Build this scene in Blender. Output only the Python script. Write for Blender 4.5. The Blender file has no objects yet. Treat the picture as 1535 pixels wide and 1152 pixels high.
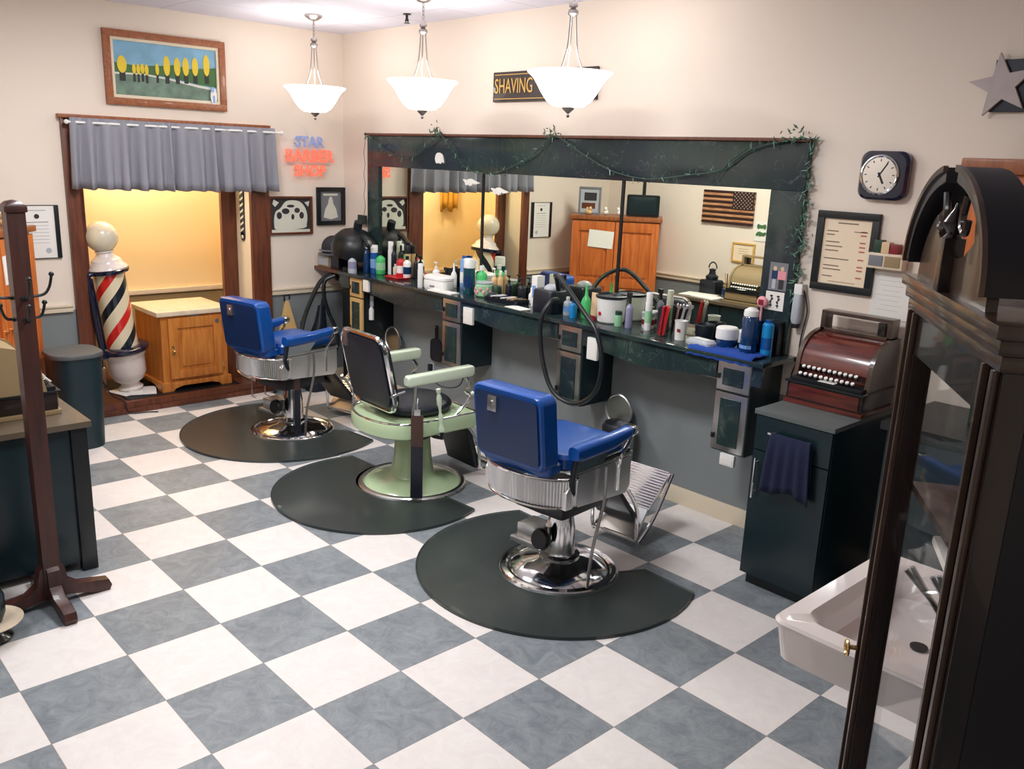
import bpy, bmesh, math, random
from mathutils import Matrix, Vector
# The room is laid out in tile units (one floor tile = 0.3333); at the end everything is
# converted to metres with K (one tile = 0.4064 m, a 16 inch tile).
K = 0.4064 / 0.3333
TILE = 0.4064
PI = math.pi
C = bpy.context.scene.collection
rnd = random.Random(7)
def R(d): return math.radians(d)

# ------------------------------------------------------------------ materials
def srgb(r, g, b):
    f = lambda c: (c / 255) / 12.92 if c / 255 <= .04045 else ((c / 255 + .055) / 1.055) ** 2.4
    return (f(r), f(g), f(b), 1)
def mat(name, col, rough=.5, metal=0, noise=0, nscale=20, bump=0, coat=0, emis=None, estr=0, spec=None, stretch=None, col2=None):
    m = bpy.data.materials.new(name); m.use_nodes = True
    nt = m.node_tree; b = nt.nodes['Principled BSDF']
    b.inputs['Base Color'].default_value = col
    b.inputs['Roughness'].default_value = rough
    b.inputs['Metallic'].default_value = metal
    if coat: b.inputs['Coat Weight'].default_value = coat
    if spec is not None: b.inputs['Specular IOR Level'].default_value = spec
    if emis: b.inputs['Emission Color'].default_value = emis; b.inputs['Emission Strength'].default_value = estr
    if noise or bump:
        tc = nt.nodes.new('ShaderNodeTexCoord'); mp = nt.nodes.new('ShaderNodeMapping')
        nz = nt.nodes.new('ShaderNodeTexNoise'); nz.inputs['Scale'].default_value = nscale; nz.inputs['Detail'].default_value = 4
        nt.links.new(tc.outputs['Object'], mp.inputs['Vector']); nt.links.new(mp.outputs[0], nz.inputs['Vector'])
        if stretch: mp.inputs['Scale'].default_value = stretch
        if noise:
            mx = nt.nodes.new('ShaderNodeMix'); mx.data_type = 'RGBA'
            c2 = col2 or tuple(max(0, c * (1 - noise)) for c in col[:3]) + (1,)
            mx.inputs[6].default_value = col; mx.inputs[7].default_value = c2
            rp = nt.nodes.new('ShaderNodeMapRange'); rp.inputs[1].default_value = .35; rp.inputs[2].default_value = .65
            nt.links.new(nz.outputs[0], rp.inputs[0]); nt.links.new(rp.outputs[0], mx.inputs[0])
            nt.links.new(mx.outputs[2], b.inputs['Base Color'])
        if bump:
            bp = nt.nodes.new('ShaderNodeBump'); bp.inputs['Strength'].default_value = bump; bp.inputs['Distance'].default_value = .01
            nt.links.new(nz.outputs[0], bp.inputs['Height']); nt.links.new(bp.outputs[0], b.inputs['Normal'])
    return m
def wood(name, c1, c2, rough=.4, scale=(14, 14, 1.5), coat=.2):
    return mat(name, c1, rough, noise=1, nscale=3, stretch=scale, col2=c2, coat=coat)
def glass(name, tint=(1, 1, 1, 1), rough=.02, fac=.1):
    m = bpy.data.materials.new(name); m.use_nodes = True; nt = m.node_tree
    for n in list(nt.nodes): nt.nodes.remove(n)
    o = nt.nodes.new('ShaderNodeOutputMaterial'); mx = nt.nodes.new('ShaderNodeMixShader')
    t = nt.nodes.new('ShaderNodeBsdfTransparent'); t.inputs[0].default_value = tint
    g = nt.nodes.new('ShaderNodeBsdfGlossy'); g.inputs['Roughness'].default_value = rough
    lw = nt.nodes.new('ShaderNodeLayerWeight'); pw = nt.nodes.new('ShaderNodeMath'); pw.operation = 'POWER'; pw.inputs[1].default_value = 5
    ma = nt.nodes.new('ShaderNodeMath'); ma.operation = 'MULTIPLY_ADD'; ma.inputs[1].default_value = .45; ma.inputs[2].default_value = .02
    nt.links.new(lw.outputs['Facing'], pw.inputs[0]); nt.links.new(pw.outputs[0], ma.inputs[0]); nt.links.new(ma.outputs[0], mx.inputs[0]); nt.links.new(t.outputs[0], mx.inputs[1]); nt.links.new(g.outputs[0], mx.inputs[2])
    nt.links.new(mx.outputs[0], o.inputs[0]); return m
class NT:
    """small helper to wire nodes"""
    def __init__(s, m): s.nt = m.node_tree
    def n(s, t, **k):
        x = s.nt.nodes.new(t)
        for a, v in k.items(): setattr(x, a, v)
        return x
    def m(s, op, a, b=None, c=None):
        x = s.nt.nodes.new('ShaderNodeMath'); x.operation = op
        for i, v in enumerate((a, b, c)):
            if v is None: continue
            if isinstance(v, (int, float)): x.inputs[i].default_value = v
            else: s.nt.links.new(v, x.inputs[i])
        return x.outputs[0]
    def mix(s, f, a, b):
        x = s.nt.nodes.new('ShaderNodeMix'); x.data_type = 'RGBA'
        for i, v in ((0, f), (6, a), (7, b)):
            if isinstance(v, (tuple, float, int)): x.inputs[i].default_value = v
            else: s.nt.links.new(v, x.inputs[i])
        return x.outputs[2]
    def l(s, a, b): s.nt.links.new(a, b)

def floor_mat():
    m = mat('checker_linoleum', (1, 1, 1, 1), .42); w = NT(m); b = m.node_tree.nodes['Principled BSDF']
    g = w.n('ShaderNodeNewGeometry'); sp = w.n('ShaderNodeSeparateXYZ'); w.l(g.outputs['Position'], sp.inputs[0])
    a = w.m('SUBTRACT', w.m('DIVIDE', sp.outputs[0], TILE), 8.61313)
    c = w.m('ADD', w.m('DIVIDE', sp.outputs[1], TILE), 8.02148)
    fa, fc = w.m('FLOOR', a), w.m('FLOOR', c)
    par = w.m('ABSOLUTE', w.m('MODULO', w.m('ADD', w.m('ADD', fa, fc), 100), 2.0))   # 1 -> grey
    # per tile random
    cb = w.n('ShaderNodeCombineXYZ'); w.l(fa, cb.inputs[0]); w.l(fc, cb.inputs[1])
    wn = w.n('ShaderNodeTexWhiteNoise'); w.l(cb.outputs[0], wn.inputs['Vector'])
    vm = w.n('ShaderNodeVectorMath', operation='MULTIPLY_ADD'); vm.inputs[1].default_value = (7, 7, 7)
    w.l(wn.outputs['Color'], vm.inputs[0]); w.l(g.outputs['Position'], vm.inputs[2])
    nz = w.n('ShaderNodeTexNoise'); nz.inputs['Scale'].default_value = 10; nz.inputs['Detail'].default_value = 9; nz.inputs['Roughness'].default_value = .78; nz.inputs['Distortion'].default_value = 1.0
    w.l(vm.outputs[0], nz.inputs['Vector'])
    r = w.n('ShaderNodeMapRange'); r.inputs[1].default_value = .38; r.inputs[2].default_value = .64; w.l(nz.outputs[0], r.inputs[0])
    grey = w.mix(r.outputs[0], srgb(112, 119, 125), srgb(144, 150, 154))
    wht = w.mix(r.outputs[0], srgb(222, 215, 211), srgb(231, 225, 221))
    col = w.mix(par, wht, grey)
    ea = w.m('ABSOLUTE', w.m('SUBTRACT', w.m('FRACT', a), .5)); ec = w.m('ABSOLUTE', w.m('SUBTRACT', w.m('FRACT', c), .5))
    line = w.m('GREATER_THAN', w.m('MAXIMUM', ea, ec), .4955)
    col = w.mix(w.m('MULTIPLY', line, .6), col, srgb(112, 104, 100))
    w.l(col, b.inputs['Base Color'])
    rr = w.n('ShaderNodeMapRange'); rr.inputs[3].default_value = .36; rr.inputs[4].default_value = .5; w.l(nz.outputs[0], rr.inputs[0]); w.l(rr.outputs[0], b.inputs['Roughness'])
    return m
def wall_mat(name, up, lo, zs):
    m = mat(name, up, .75); w = NT(m); b = m.node_tree.nodes['Principled BSDF']
    g = w.n('ShaderNodeNewGeometry'); sp = w.n('ShaderNodeSeparateXYZ'); w.l(g.outputs['Position'], sp.inputs[0])
    w.l(w.mix(w.m('LESS_THAN', sp.outputs[2], zs * K), up, lo), b.inputs['Base Color'])
    nz = w.n('ShaderNodeTexNoise'); nz.inputs['Scale'].default_value = 160; w.l(g.outputs['Position'], nz.inputs['Vector'])
    bp = w.n('ShaderNodeBump'); bp.inputs['Strength'].default_value = .08; bp.inputs['Distance'].default_value = .004
    w.l(nz.outputs[0], bp.inputs['Height']); w.l(bp.outputs[0], b.inputs['Normal'])
    return m
def ceiling_mat():
    m = mat('ceiling_panels', srgb(226, 224, 238), .8); w = NT(m); b = m.node_tree.nodes['Principled BSDF']
    g = w.n('ShaderNodeNewGeometry'); sp = w.n('ShaderNodeSeparateXYZ'); w.l(g.outputs['Position'], sp.inputs[0])
    ea = w.m('ABSOLUTE', w.m('SUBTRACT', w.m('FRACT', w.m('DIVIDE', sp.outputs[0], .61)), .5))
    ec = w.m('ABSOLUTE', w.m('SUBTRACT', w.m('FRACT', w.m('DIVIDE', w.m('ADD', sp.outputs[1], .35), 1.22)), .5))
    line = w.m('MAXIMUM', w.m('GREATER_THAN', ea, .485), w.m('GREATER_THAN', ec, .4925))
    w.l(w.mix(w.m('MULTIPLY', line, .35), srgb(226, 224, 238), srgb(170, 168, 178)), b.inputs['Base Color'])
    return m
def marble_mat():
    m = mat('dark_green_marble', srgb(30, 44, 48), .13); w = NT(m); b = m.node_tree.nodes['Principled BSDF']
    g = w.n('ShaderNodeNewGeometry')
    n1 = w.n('ShaderNodeTexNoise'); n1.inputs['Scale'].default_value = 3.2; n1.inputs['Detail'].default_value = 6; n1.inputs['Distortion'].default_value = 2.2
    n2 = w.n('ShaderNodeTexNoise'); n2.inputs['Scale'].default_value = 2.3; n2.inputs['Detail'].default_value = 3
    w.l(g.outputs['Position'], n1.inputs['Vector']); w.l(g.outputs['Position'], n2.inputs['Vector'])
    vein = w.m('LESS_THAN', w.m('ABSOLUTE', w.m('SUBTRACT', n1.outputs[0], .56)), .004)
    r = w.n('ShaderNodeMapRange'); r.inputs[1].default_value = .4; r.inputs[2].default_value = .62; w.l(n2.outputs[0], r.inputs[0])
    c = w.mix(r.outputs[0], srgb(36, 48, 55), srgb(44, 62, 58))
    c = w.mix(w.m('MULTIPLY', vein, .22), c, srgb(125, 150, 140))
    sp = w.n('ShaderNodeSeparateXYZ'); w.l(g.outputs['Position'], sp.inputs[0])
    jn = w.m('GREATER_THAN', w.m('ABSOLUTE', w.m('SUBTRACT', w.m('FRACT', w.m('DIVIDE', sp.outputs[0], .305)), .5)), .494)
    c = w.mix(w.m('MULTIPLY', jn, .5), c, srgb(15, 20, 22))
    w.l(c, b.inputs['Base Color']); return m
def pole_mat():
    m = mat('barber_stripes', (1, 1, 1, 1), .15, coat=.6); w = NT(m); b = m.node_tree.nodes['Principled BSDF']
    t = w.n('ShaderNodeTexCoord'); sp = w.n('ShaderNodeSeparateXYZ'); w.l(t.outputs['Object'], sp.inputs[0])
    ph = w.m('DIVIDE', w.m('ARCTAN2', sp.outputs[1], sp.outputs[0]), PI)
    v = w.m('FRACT', w.m('ADD', w.m('SUBTRACT', w.m('DIVIDE', sp.outputs[2], .33 * K), ph), 10.08))
    blue = w.m('MULTIPLY', w.m('GREATER_THAN', v, .02), w.m('LESS_THAN', v, .24))
    red = w.m('MULTIPLY', w.m('GREATER_THAN', v, .50), w.m('LESS_THAN', v, .72))
    c = w.mix(blue, srgb(236, 222, 190), srgb(30, 38, 48)); c = w.mix(red, c, srgb(214, 42, 36))
    w.l(c, b.inputs['Base Color']); return m

MT = dict(
 floor=floor_mat(), wall=wall_mat('cream_wall_paint', srgb(234, 221, 207), srgb(128, 134, 136), .70), ceil=ceiling_mat(),
 marble=marble_mat(), stripes=pole_mat(),
 baywall=wall_mat('yellow_bay_paint', srgb(246, 222, 174), srgb(160, 142, 100), .655),
 cream=mat('cream_trim_paint', srgb(222, 208, 184), .45), jamb=mat('cream_jamb_paint', srgb(222, 212, 192), .6),
 brown=wood('reddish_brown_stained_wood', srgb(112, 58, 34), srgb(84, 42, 26), .4), 
 frame_wood=wood('orange_oak', srgb(160, 92, 46), srgb(132, 70, 34), .45),
 pine=wood('honey_pine', srgb(206, 132, 58), srgb(180, 104, 40), .38, (10, 10, 1.2)),
 orange=wood('orange_oak_armoire', srgb(204, 112, 50), srgb(180, 90, 36), .38, (12, 12, 1.2)),
 slab=mat('pale_slab', srgb(232, 214, 188), .35, noise=.15, nscale=12),
 chrome=mat('polished_chrome', (.78, .78, .78, 1), .1, 1), bchrome=mat('brushed_chrome', (.62, .62, .62, 1), .28, 1),
 satin=mat('satin_chrome', (.82, .82, .82, 1), .38, 1),
 steel=mat('dull_steel', (.4, .4, .41, 1), .35, 1), dsteel=mat('dark_metal', (.05, .05, .055, 1), .35, .8),
 blue=mat('royal_blue_vinyl', srgb(4, 72, 150), .3, bump=.08, nscale=90, coat=.15), 
 navyv=mat('navy_back_vinyl', srgb(9, 40, 84), .32), nvinyl=mat('black_vinyl', srgb(13, 22, 35), .42),
 mint=mat('mint_green_enamel', srgb(182, 204, 164), .2, coat=.5), mintl=mat('pale_mint_porcelain', srgb(214, 228, 204), .18, coat=.5),
 mat_=mat('black_rubber', srgb(50, 57, 56), .3, coat=.15, bump=.1, nscale=260),
 brass=mat('brass', (.75, .5, .2, 1), .25, 1), 
 black=mat('black_paint', srgb(16, 22, 26), .35), dteal=mat('dark_teal_laminate', srgb(14, 36, 42), .33), dtop=mat('grey_laminate_top', srgb(92, 98, 98), .4),
 navy=mat('navy_enamel', srgb(14, 22, 52), .18, coat=.5), bin=mat('dark_bin_plastic', srgb(18, 42, 50), .4), binlid=mat('grey_bin_lid', srgb(74, 78, 80), .5),
 porc=mat('white_porcelain', srgb(226, 216, 212), .12, coat=.5), white=mat('white_plastic', srgb(235, 235, 232), .35), globe=mat('milky_globe', srgb(218, 210, 190), .2, coat=.3),
 paper=mat('white_paper', srgb(235, 232, 226), .7), cream_paper=mat('cream_paper', srgb(238, 218, 190), .7), ink=mat('faded_ink', srgb(130, 112, 96), .8), inkr=mat('red_ink', srgb(190, 110, 95), .8), inkd=mat('dark_ink', srgb(50, 48, 52), .8),
 curtain=mat('grey_curtain_cloth', srgb(146, 146, 156), .85, bump=.3, nscale=200), towel=mat('navy_terry', srgb(24, 30, 62), .95, bump=.6, nscale=300),
 bluecloth=mat('blue_cloth', srgb(24, 70, 160), .9), strop=mat('dark_leather', srgb(22, 26, 42), .4), stropb=mat('brown_leather', srgb(74, 50, 42), .45),
 cherry=wood('cherry_wood', srgb(106, 40, 28), srgb(74, 24, 18), .25, (2, 14, 14), .5), dwood=wood('dark_walnut', srgb(38, 26, 24), srgb(24, 17, 18), .26, (10, 10, 1), .4), dwoodf=wood('dark_walnut_molding', srgb(78, 58, 46), srgb(56, 42, 36), .3, (6, 6, 1), .4),
 cased=mat('dark_case_side', srgb(14, 13, 22), .4), rack=wood('mahogany', srgb(72, 36, 28), srgb(50, 25, 22), .42, (10, 10, 1), .1),
 mirror=mat('mirror_silver', (.88, .91, .79, 1), .005, 1), glass=glass('clear_glass'), 
 shade=mat('frosted_lamp_glass', (1, 1, 1, 1), .4, emis=(1, .97, .93, 1), estr=4.5), nickel=mat('brushed_nickel', (.42, .38, .36, 1), .3, 1),
 panel_light=mat('light_diffuser', (1, 1, 1, 1), .5, emis=(1, .98, .96, 1), estr=4), added_glow=mat('added_warm_glow', (1, 1, 1, 1), .5, emis=(1, .78, .45, 1), estr=8),
 neon_r=mat('red_neon', srgb(230, 90, 70), .3, emis=(1, .16, .07, 1), estr=.9), neon_b=mat('unlit_blue_neon', srgb(120, 140, 190), .2, emis=(.3, .42, .85, 1), estr=.35),
 red=mat('red_plastic', srgb(196, 36, 44), .3), dred=mat('maroon', srgb(130, 28, 38), .35), green=mat('green_gel', srgb(76, 190, 110), .25), lgreen=mat('pale_green_gel', srgb(150, 205, 160), .3), dgreen=mat('dark_green', srgb(30, 60, 44), .4),
 bluel=mat('blue_liquid', srgb(20, 86, 160), .2, coat=.4), cyan=mat('cyan_bottle', srgb(28, 140, 205), .2), dblue=mat('deep_blue_liquid', srgb(10, 52, 96), .12, coat=.5), sky=mat('pale_blue_label', srgb(120, 160, 215), .3), teal=mat('teal_bottle', srgb(18, 70, 84), .2, coat=.4), lavender=mat('lavender_label', srgb(140, 140, 170), .3),
 tan=mat('tan_plastic', srgb(214, 178, 130), .4), skin=mat('tan_tube', srgb(218, 188, 150), .4), pink=mat('pink', srgb(226, 150, 160), .4), yellow=mat('mustard_gold_cloth', srgb(206, 150, 50), .8), rope=mat('aged_tan_cardboard', srgb(150, 128, 92), .6), wtan=mat('light_wood_panel', srgb(206, 170, 112), .5),
 grey=mat('grey_plastic', srgb(120, 122, 128), .4), greyl=mat('light_grey_plastic', srgb(176, 182, 190), .35), hose=mat('black_rubber_hose', srgb(26, 32, 36), .35), wire=mat('dark_green_wire', srgb(30, 62, 50), .5), leaf=mat('garland_leaf', srgb(44, 84, 62), .5), gbulb=mat('clear_green_bulb', srgb(120, 165, 145), .2),
 treey=mat('painted_yellow', srgb(228, 200, 60), .7), treeg=mat('painted_green', srgb(70, 110, 64), .7), treed=mat('painted_dark', srgb(50, 52, 50), .7), skyp=mat('painted_sky', srgb(135, 185, 215), .7, noise=.25, nscale=6), water=mat('painted_water', srgb(120, 145, 128), .7, noise=.35, nscale=14), bone=mat('painted_bone', srgb(214, 214, 200), .6),
 desktop=mat('dull_brown_laminate', srgb(92, 80, 66), .3),
 flagd=wood('charred_wood', srgb(60, 24, 18), srgb(34, 16, 14), .5, (3, 20, 20)), flagl=wood('stained_pine_stripe', srgb(200, 150, 110), srgb(166, 110, 76), .5, (3, 20, 20)), star=mat('pale_star', srgb(196, 190, 184), .6),
 gold=mat('gold_leaf', srgb(214, 170, 90), .4), signb=wood('dark_sign_board', srgb(56, 38, 36), srgb(40, 28, 28), .5, (3, 14, 14)), starw=mat('weathered_white_star', srgb(190, 178, 176), .6, noise=.1, nscale=15), plaque=mat('navy_plaque', srgb(20, 26, 44), .5))

# ------------------------------------------------------------------ mesh builder
class B:
    def __init__(s): s.bm = bmesh.new()
    def _fin(s, verts, m, bev=0, seg=2, T=None):
        faces = {f for v in verts for f in v.link_faces}
        if T is not None: bmesh.ops.transform(s.bm, matrix=T, verts=list(verts))
        for f in faces: f.material_index = m
        if bev:
            es = list({e for v in verts for e in v.link_edges})
            r = bmesh.ops.bevel(s.bm, geom=es, offset=bev, segments=seg, profile=.7, affect='EDGES', clamp_overlap=True)
            for f in r['faces']: f.material_index = m
        return s
    def box(s, x0, x1, y0, y1, z0, z1, m=0, bev=0, T=None, seg=2):
        r = bmesh.ops.create_cube(s.bm, size=1)['verts']
        bmesh.ops.transform(s.bm, matrix=Matrix.Translation(((x0 + x1) / 2, (y0 + y1) / 2, (z0 + z1) / 2)) @ Matrix.Diagonal((abs(x1 - x0), abs(y1 - y0), abs(z1 - z0), 1)), verts=r)
        return s._fin(r, m, bev, seg, T)
    def cyl(s, p0, p1, r0, r1=None, n=20, m=0, bev=0):
        r1 = r0 if r1 is None else r1; p0, p1 = Vector(p0), Vector(p1); d = p1 - p0
        q = d.to_track_quat('Z', 'Y').to_matrix().to_4x4()
        v = bmesh.ops.create_cone(s.bm, segments=n, radius1=r0, radius2=r1, depth=d.length, cap_ends=True, cap_tris=False)['verts']
        bmesh.ops.transform(s.bm, matrix=Matrix.Translation((p0 + p1) / 2) @ q, verts=v)
        return s._fin(v, m, bev)
    def sph(s, c, r, m=0, n=20, T=None):
        if isinstance(r, (int, float)): r = (r, r, r)
        v = bmesh.ops.create_uvsphere(s.bm, u_segments=n, v_segments=max(6, n // 2), radius=1)['verts']
        bmesh.ops.transform(s.bm, matrix=Matrix.Translation(c) @ (T or Matrix()) @ Matrix.Diagonal((*r, 1)), verts=v)
        return s._fin(v, m)
    def loft(s, loops, m=0, cap0=True, cap1=True, closed=True, T=None, ring=False):
        L = [[s.bm.verts.new(p) for p in lp] for lp in loops]; n = len(L[0]); fs = []
        rng = range(len(L)) if ring else range(len(L) - 1)
        for i in rng:
            a, b = L[i], L[(i + 1) % len(L)]
            for j in range(n if closed else n - 1):
                k = (j + 1) % n
                try: fs.append(s.bm.faces.new((a[j], a[k], b[k], b[j])))
                except ValueError: pass
        if not ring and closed:
            if cap0: fs.append(s.bm.faces.new(list(reversed(L[0]))))
            if cap1: fs.append(s.bm.faces.new(L[-1]))
        for f in fs: f.material_index = m
        if T is not None: bmesh.ops.transform(s.bm, matrix=T, verts=[v for l in L for v in l])
        return s
    def lathe(s, prof, c=(0, 0, 0), n=32, m=0, T=None):
        loops = [[(r * math.cos(2 * PI * i / n), r * math.sin(2 * PI * i / n), z) for i in range(n)] for r, z in prof]
        M = Matrix.Translation(c)
        if T is not None: M = M @ T
        return s.loft(loops, m, T=M)
    def tube(s, pts, r, n=8, m=0, closed=False, rr=None):
        P = [Vector(p) for p in pts]; loops = []; N = len(P); up = None
        for i, p in enumerate(P):
            a = P[(i - 1) % N] if (i or closed) else P[i]; b = P[(i + 1) % N] if (i < N - 1 or closed) else P[i]
            t = (b - a).normalized()
            if up is None: up = Vector((0, 0, 1)) if abs(t.z) < .9 else Vector((1, 0, 0))
            u = (up - t * up.dot(t)); u = u.normalized() if u.length > 1e-6 else t.orthogonal().normalized()
            up = u; v = t.cross(u); q = rr[i] if rr else r
            loops.append([tuple(p + u * q * math.cos(2 * PI * k / n) + v * q * math.sin(2 * PI * k / n)) for k in range(n)])
        return s.loft(loops, m, ring=closed)
    def prism(s, out, f0, f1, m=0, bev=0, T=None):
        """out: 2-D outline; f0, f1 map (u,v)->3-D for the two faces"""
        a = [s.bm.verts.new(f0(*p)) for p in out]; b = [s.bm.verts.new(f1(*p)) for p in out]; n = len(out); fs = []
        for j in range(n): fs.append(s.bm.faces.new((a[j], a[(j + 1) % n], b[(j + 1) % n], b[j])))
        fs.append(s.bm.faces.new(list(reversed(a)))); fs.append(s.bm.faces.new(b))
        for f in fs: f.material_index = m
        if bev:
            es = [e for e in fs[-1].edges] + [e for e in fs[-2].edges]
            r = bmesh.ops.bevel(s.bm, geom=es, offset=bev, segments=2, profile=.7, affect='EDGES', clamp_overlap=True)
            for f in r['faces']: f.material_index = m
        if T is not None: bmesh.ops.transform(s.bm, matrix=T, verts=list({v for f in s.bm.faces for v in f.verts}))
        return s
    def add(s, me, T, m=0):
        n0 = len(s.bm.verts); f0 = len(s.bm.faces); s.bm.from_mesh(me); s.bm.verts.ensure_lookup_table(); s.bm.faces.ensure_lookup_table()
        bmesh.ops.transform(s.bm, matrix=T, verts=s.bm.verts[n0:])
        for f in s.bm.faces[f0:]: f.material_index = m
        return s
    def put(s, name, mats, parent=None, loc=(0, 0, 0), rot=(0, 0, 0), smooth=35, label=None):
        bmesh.ops.recalc_face_normals(s.bm, faces=s.bm.faces)
        me = bpy.data.meshes.new(name); s.bm.to_mesh(me); s.bm.free()
        for x in (mats if isinstance(mats, (list, tuple)) else [mats]): me.materials.append(MT[x])
        if smooth:
            me.polygons.foreach_set('use_smooth', [True] * len(me.polygons)); me.set_sharp_from_angle(angle=R(smooth))
        o = bpy.data.objects.new(name, me); C.objects.link(o); o.location = loc; o.rotation_euler = rot
        if parent: o.parent = parent
        if label: o['label'] = label
        return o
def tag(o, label, cat, group=None):
    o['label'] = label; o['category'] = cat
    if group: o['group'] = group
    return o
def thing(name, label, cat, loc=(0, 0, 0), rz=0, group=None, rx=0, ry=0):
    o = bpy.data.objects.new(name, None); C.objects.link(o); o.empty_display_size = .05
    o.location = loc; o.rotation_euler = (rx, ry, rz); return tag(o, label, cat, group)
def struct(o): o['kind'] = 'structure'; return o
def rrect(w, h, r, n=5, cx=0, cy=0):
    out = []
    for qx, qy, a0 in ((1, 1, 0), (-1, 1, 90), (-1, -1, 180), (1, -1, 270)):
        for i in range(n + 1):
            a = R(a0 + 90 * i / n); out.append((cx + qx * (w / 2 - r) + r * math.cos(a), cy + qy * (h / 2 - r) + r * math.sin(a)))
    return out
def catmull(P, k=8, closed=False):
    P = [Vector(p) for p in P]; N = len(P); out = []
    for i in range(N if closed else N - 1):
        g = (lambda j: P[j % N]) if closed else (lambda j: P[min(max(j, 0), N - 1)])
        a, b, c, d = g(i - 1), g(i), g(i + 1), g(i + 2)
        for s in range(k):
            t = s / k; out.append(.5 * ((2 * b) + (c - a) * t + (2 * a - 5 * b + 4 * c - d) * t * t + (3 * b - a - 3 * c + d) * t ** 3))
    if not closed: out.append(P[-1])
    return [tuple(p) for p in out]
WA = Matrix(((1, 0, 0, 0), (0, 0, -1, 0), (0, 1, 0, 0), (0, 0, 0, 1)))     # flat art -> wall behind the counter (faces -y)
WB = Matrix(((0, 0, 1, 0), (1, 0, 0, 0), (0, 1, 0, 0), (0, 0, 0, 1)))      # flat art -> window wall (faces +x)
WD = Matrix(((-1, 0, 0, 0), (0, 0, 1, 0), (0, 1, 0, 0), (0, 0, 0, 1)))     # flat art -> opposite wall (faces +y)
def at(M, x, y, z): return Matrix.Translation((x, y, z)) @ M
def text(body, size, extrude=.002, bevel=0, fill=True, xs=1):
    cu = bpy.data.curves.new('t', 'FONT'); cu.body = body; cu.size = size; cu.extrude = extrude; cu.bevel_depth = bevel; cu.align_x = 'CENTER'; cu.align_y = 'CENTER'; cu.resolution_u = 4
    if not fill: cu.fill_mode = 'NONE'
    o = bpy.data.objects.new('t', cu); C.objects.link(o); dg = bpy.context.evaluated_depsgraph_get(); dg.update()
    me = bpy.data.meshes.new_from_object(o.evaluated_get(dg)); bpy.data.objects.remove(o); 
    if xs != 1: me.transform(Matrix.Diagonal((xs, 1, 1, 1)))
    return me
def flat(b, out, d0, d1, T, m=0):
    t = B(); t.prism(out, lambda u, v: (u, v, d0), lambda u, v: (u, v, d1), m); me = bpy.data.meshes.new('tmp'); t.bm.to_mesh(me); t.bm.free()
    b.add(me, T, m); bpy.data.meshes.remove(me); return b
def rect(x0, x1, y0, y1): return [(x0, y0), (x1, y0), (x1, y1), (x0, y1)]
def ell(cx, cy, rx, ry, n=20, a=0): 
    return [(cx + rx * math.cos(2 * PI * i / n) * math.cos(a) - ry * math.sin(2 * PI * i / n) * math.sin(a), cy + rx * math.cos(2 * PI * i / n) * math.sin(a) + ry * math.sin(2 * PI * i / n) * math.cos(a)) for i in range(n)]

# ================================================================== THE SETTING
H = 2.5
struct(B().box(-.95, 6.9, -5.3, .15, -.1, 0).put('floor', 'floor'))
struct(B().box(-.0, 6.9, -5.3, .15, H, H + .1).put('ceiling', 'ceil'))
struct(B().box(-.2, 6.9, 0, .15, 0, H).put('wall_back', 'wall'))
b = B().box(-.2, 0, -.7, 0, 0, H).box(-.2, 0, -3.0, -1.85, 0, H).box(-.2, 0, -1.85, -.7, 1.8, H)
struct(b.put('wall_left', 'wall'))
b = B().box(-.2, 2.3, -3.12, -3.0, 0, H).box(2.18, 2.3, -5.2, -3.12, 0, H); struct(b.put('wall_front', 'wall'))
struct(B().box(2.3, 6.8, -5.3, -5.2, 0, H).put('wall_rear', 'wall'))
struct(B().box(6.8, 6.9, -5.2, 0, 0, H).put('wall_right', 'wall'))
# window bay
b = B().box(-.95, -.85, -2.25, -.25, 0, 2.1).box(-.85, -.2, -2.25, -2.15, 0, 2.1).box(-.85, -.2, -.35, -.25, 0, 2.1).box(-.85, -.2, -2.15, -.35, 2.0, 2.1)
struct(b.put('wall_bay', 'baywall'))
struct(B().box(-.85, -.825, -2.15, -.35, .625, .66, bev=.006).put('trim_1', 'cream'))
# chair rails and baseboards
def rail(b, x0, x1, y0, y1, z):
    b.box(x0, x1, y0, y1, z - .018, z + .018, bev=.004)
b = B(); b.box(0, .018, -3.0, -1.93, .69, .725, bev=.005).box(0, .026, -3.0, -1.93, .722, .735, bev=.004); struct(b.put('trim_2', 'cream'))
b = B(); b.box(0, .018, -.612, 0, .69, .725, bev=.005).box(0, .026, -.612, 0, .722, .735, bev=.004); struct(b.put('trim_3', 'cream'))
b = B(); b.box(0, 2.3, -3.0, -2.982, .69, .725, bev=.005).box(0, 2.3, -3.0, -2.974, .722, .735, bev=.004); struct(b.put('trim_4', 'cream'))
struct(B().box(.0, 6.8, -.014, 0, 0, .09, bev=.004).put('baseboard_back', 'cream'))
struct(B().box(0, .014, -.6, -.014, 0, .09, bev=.004).put('baseboard_left', 'cream'))
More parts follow.
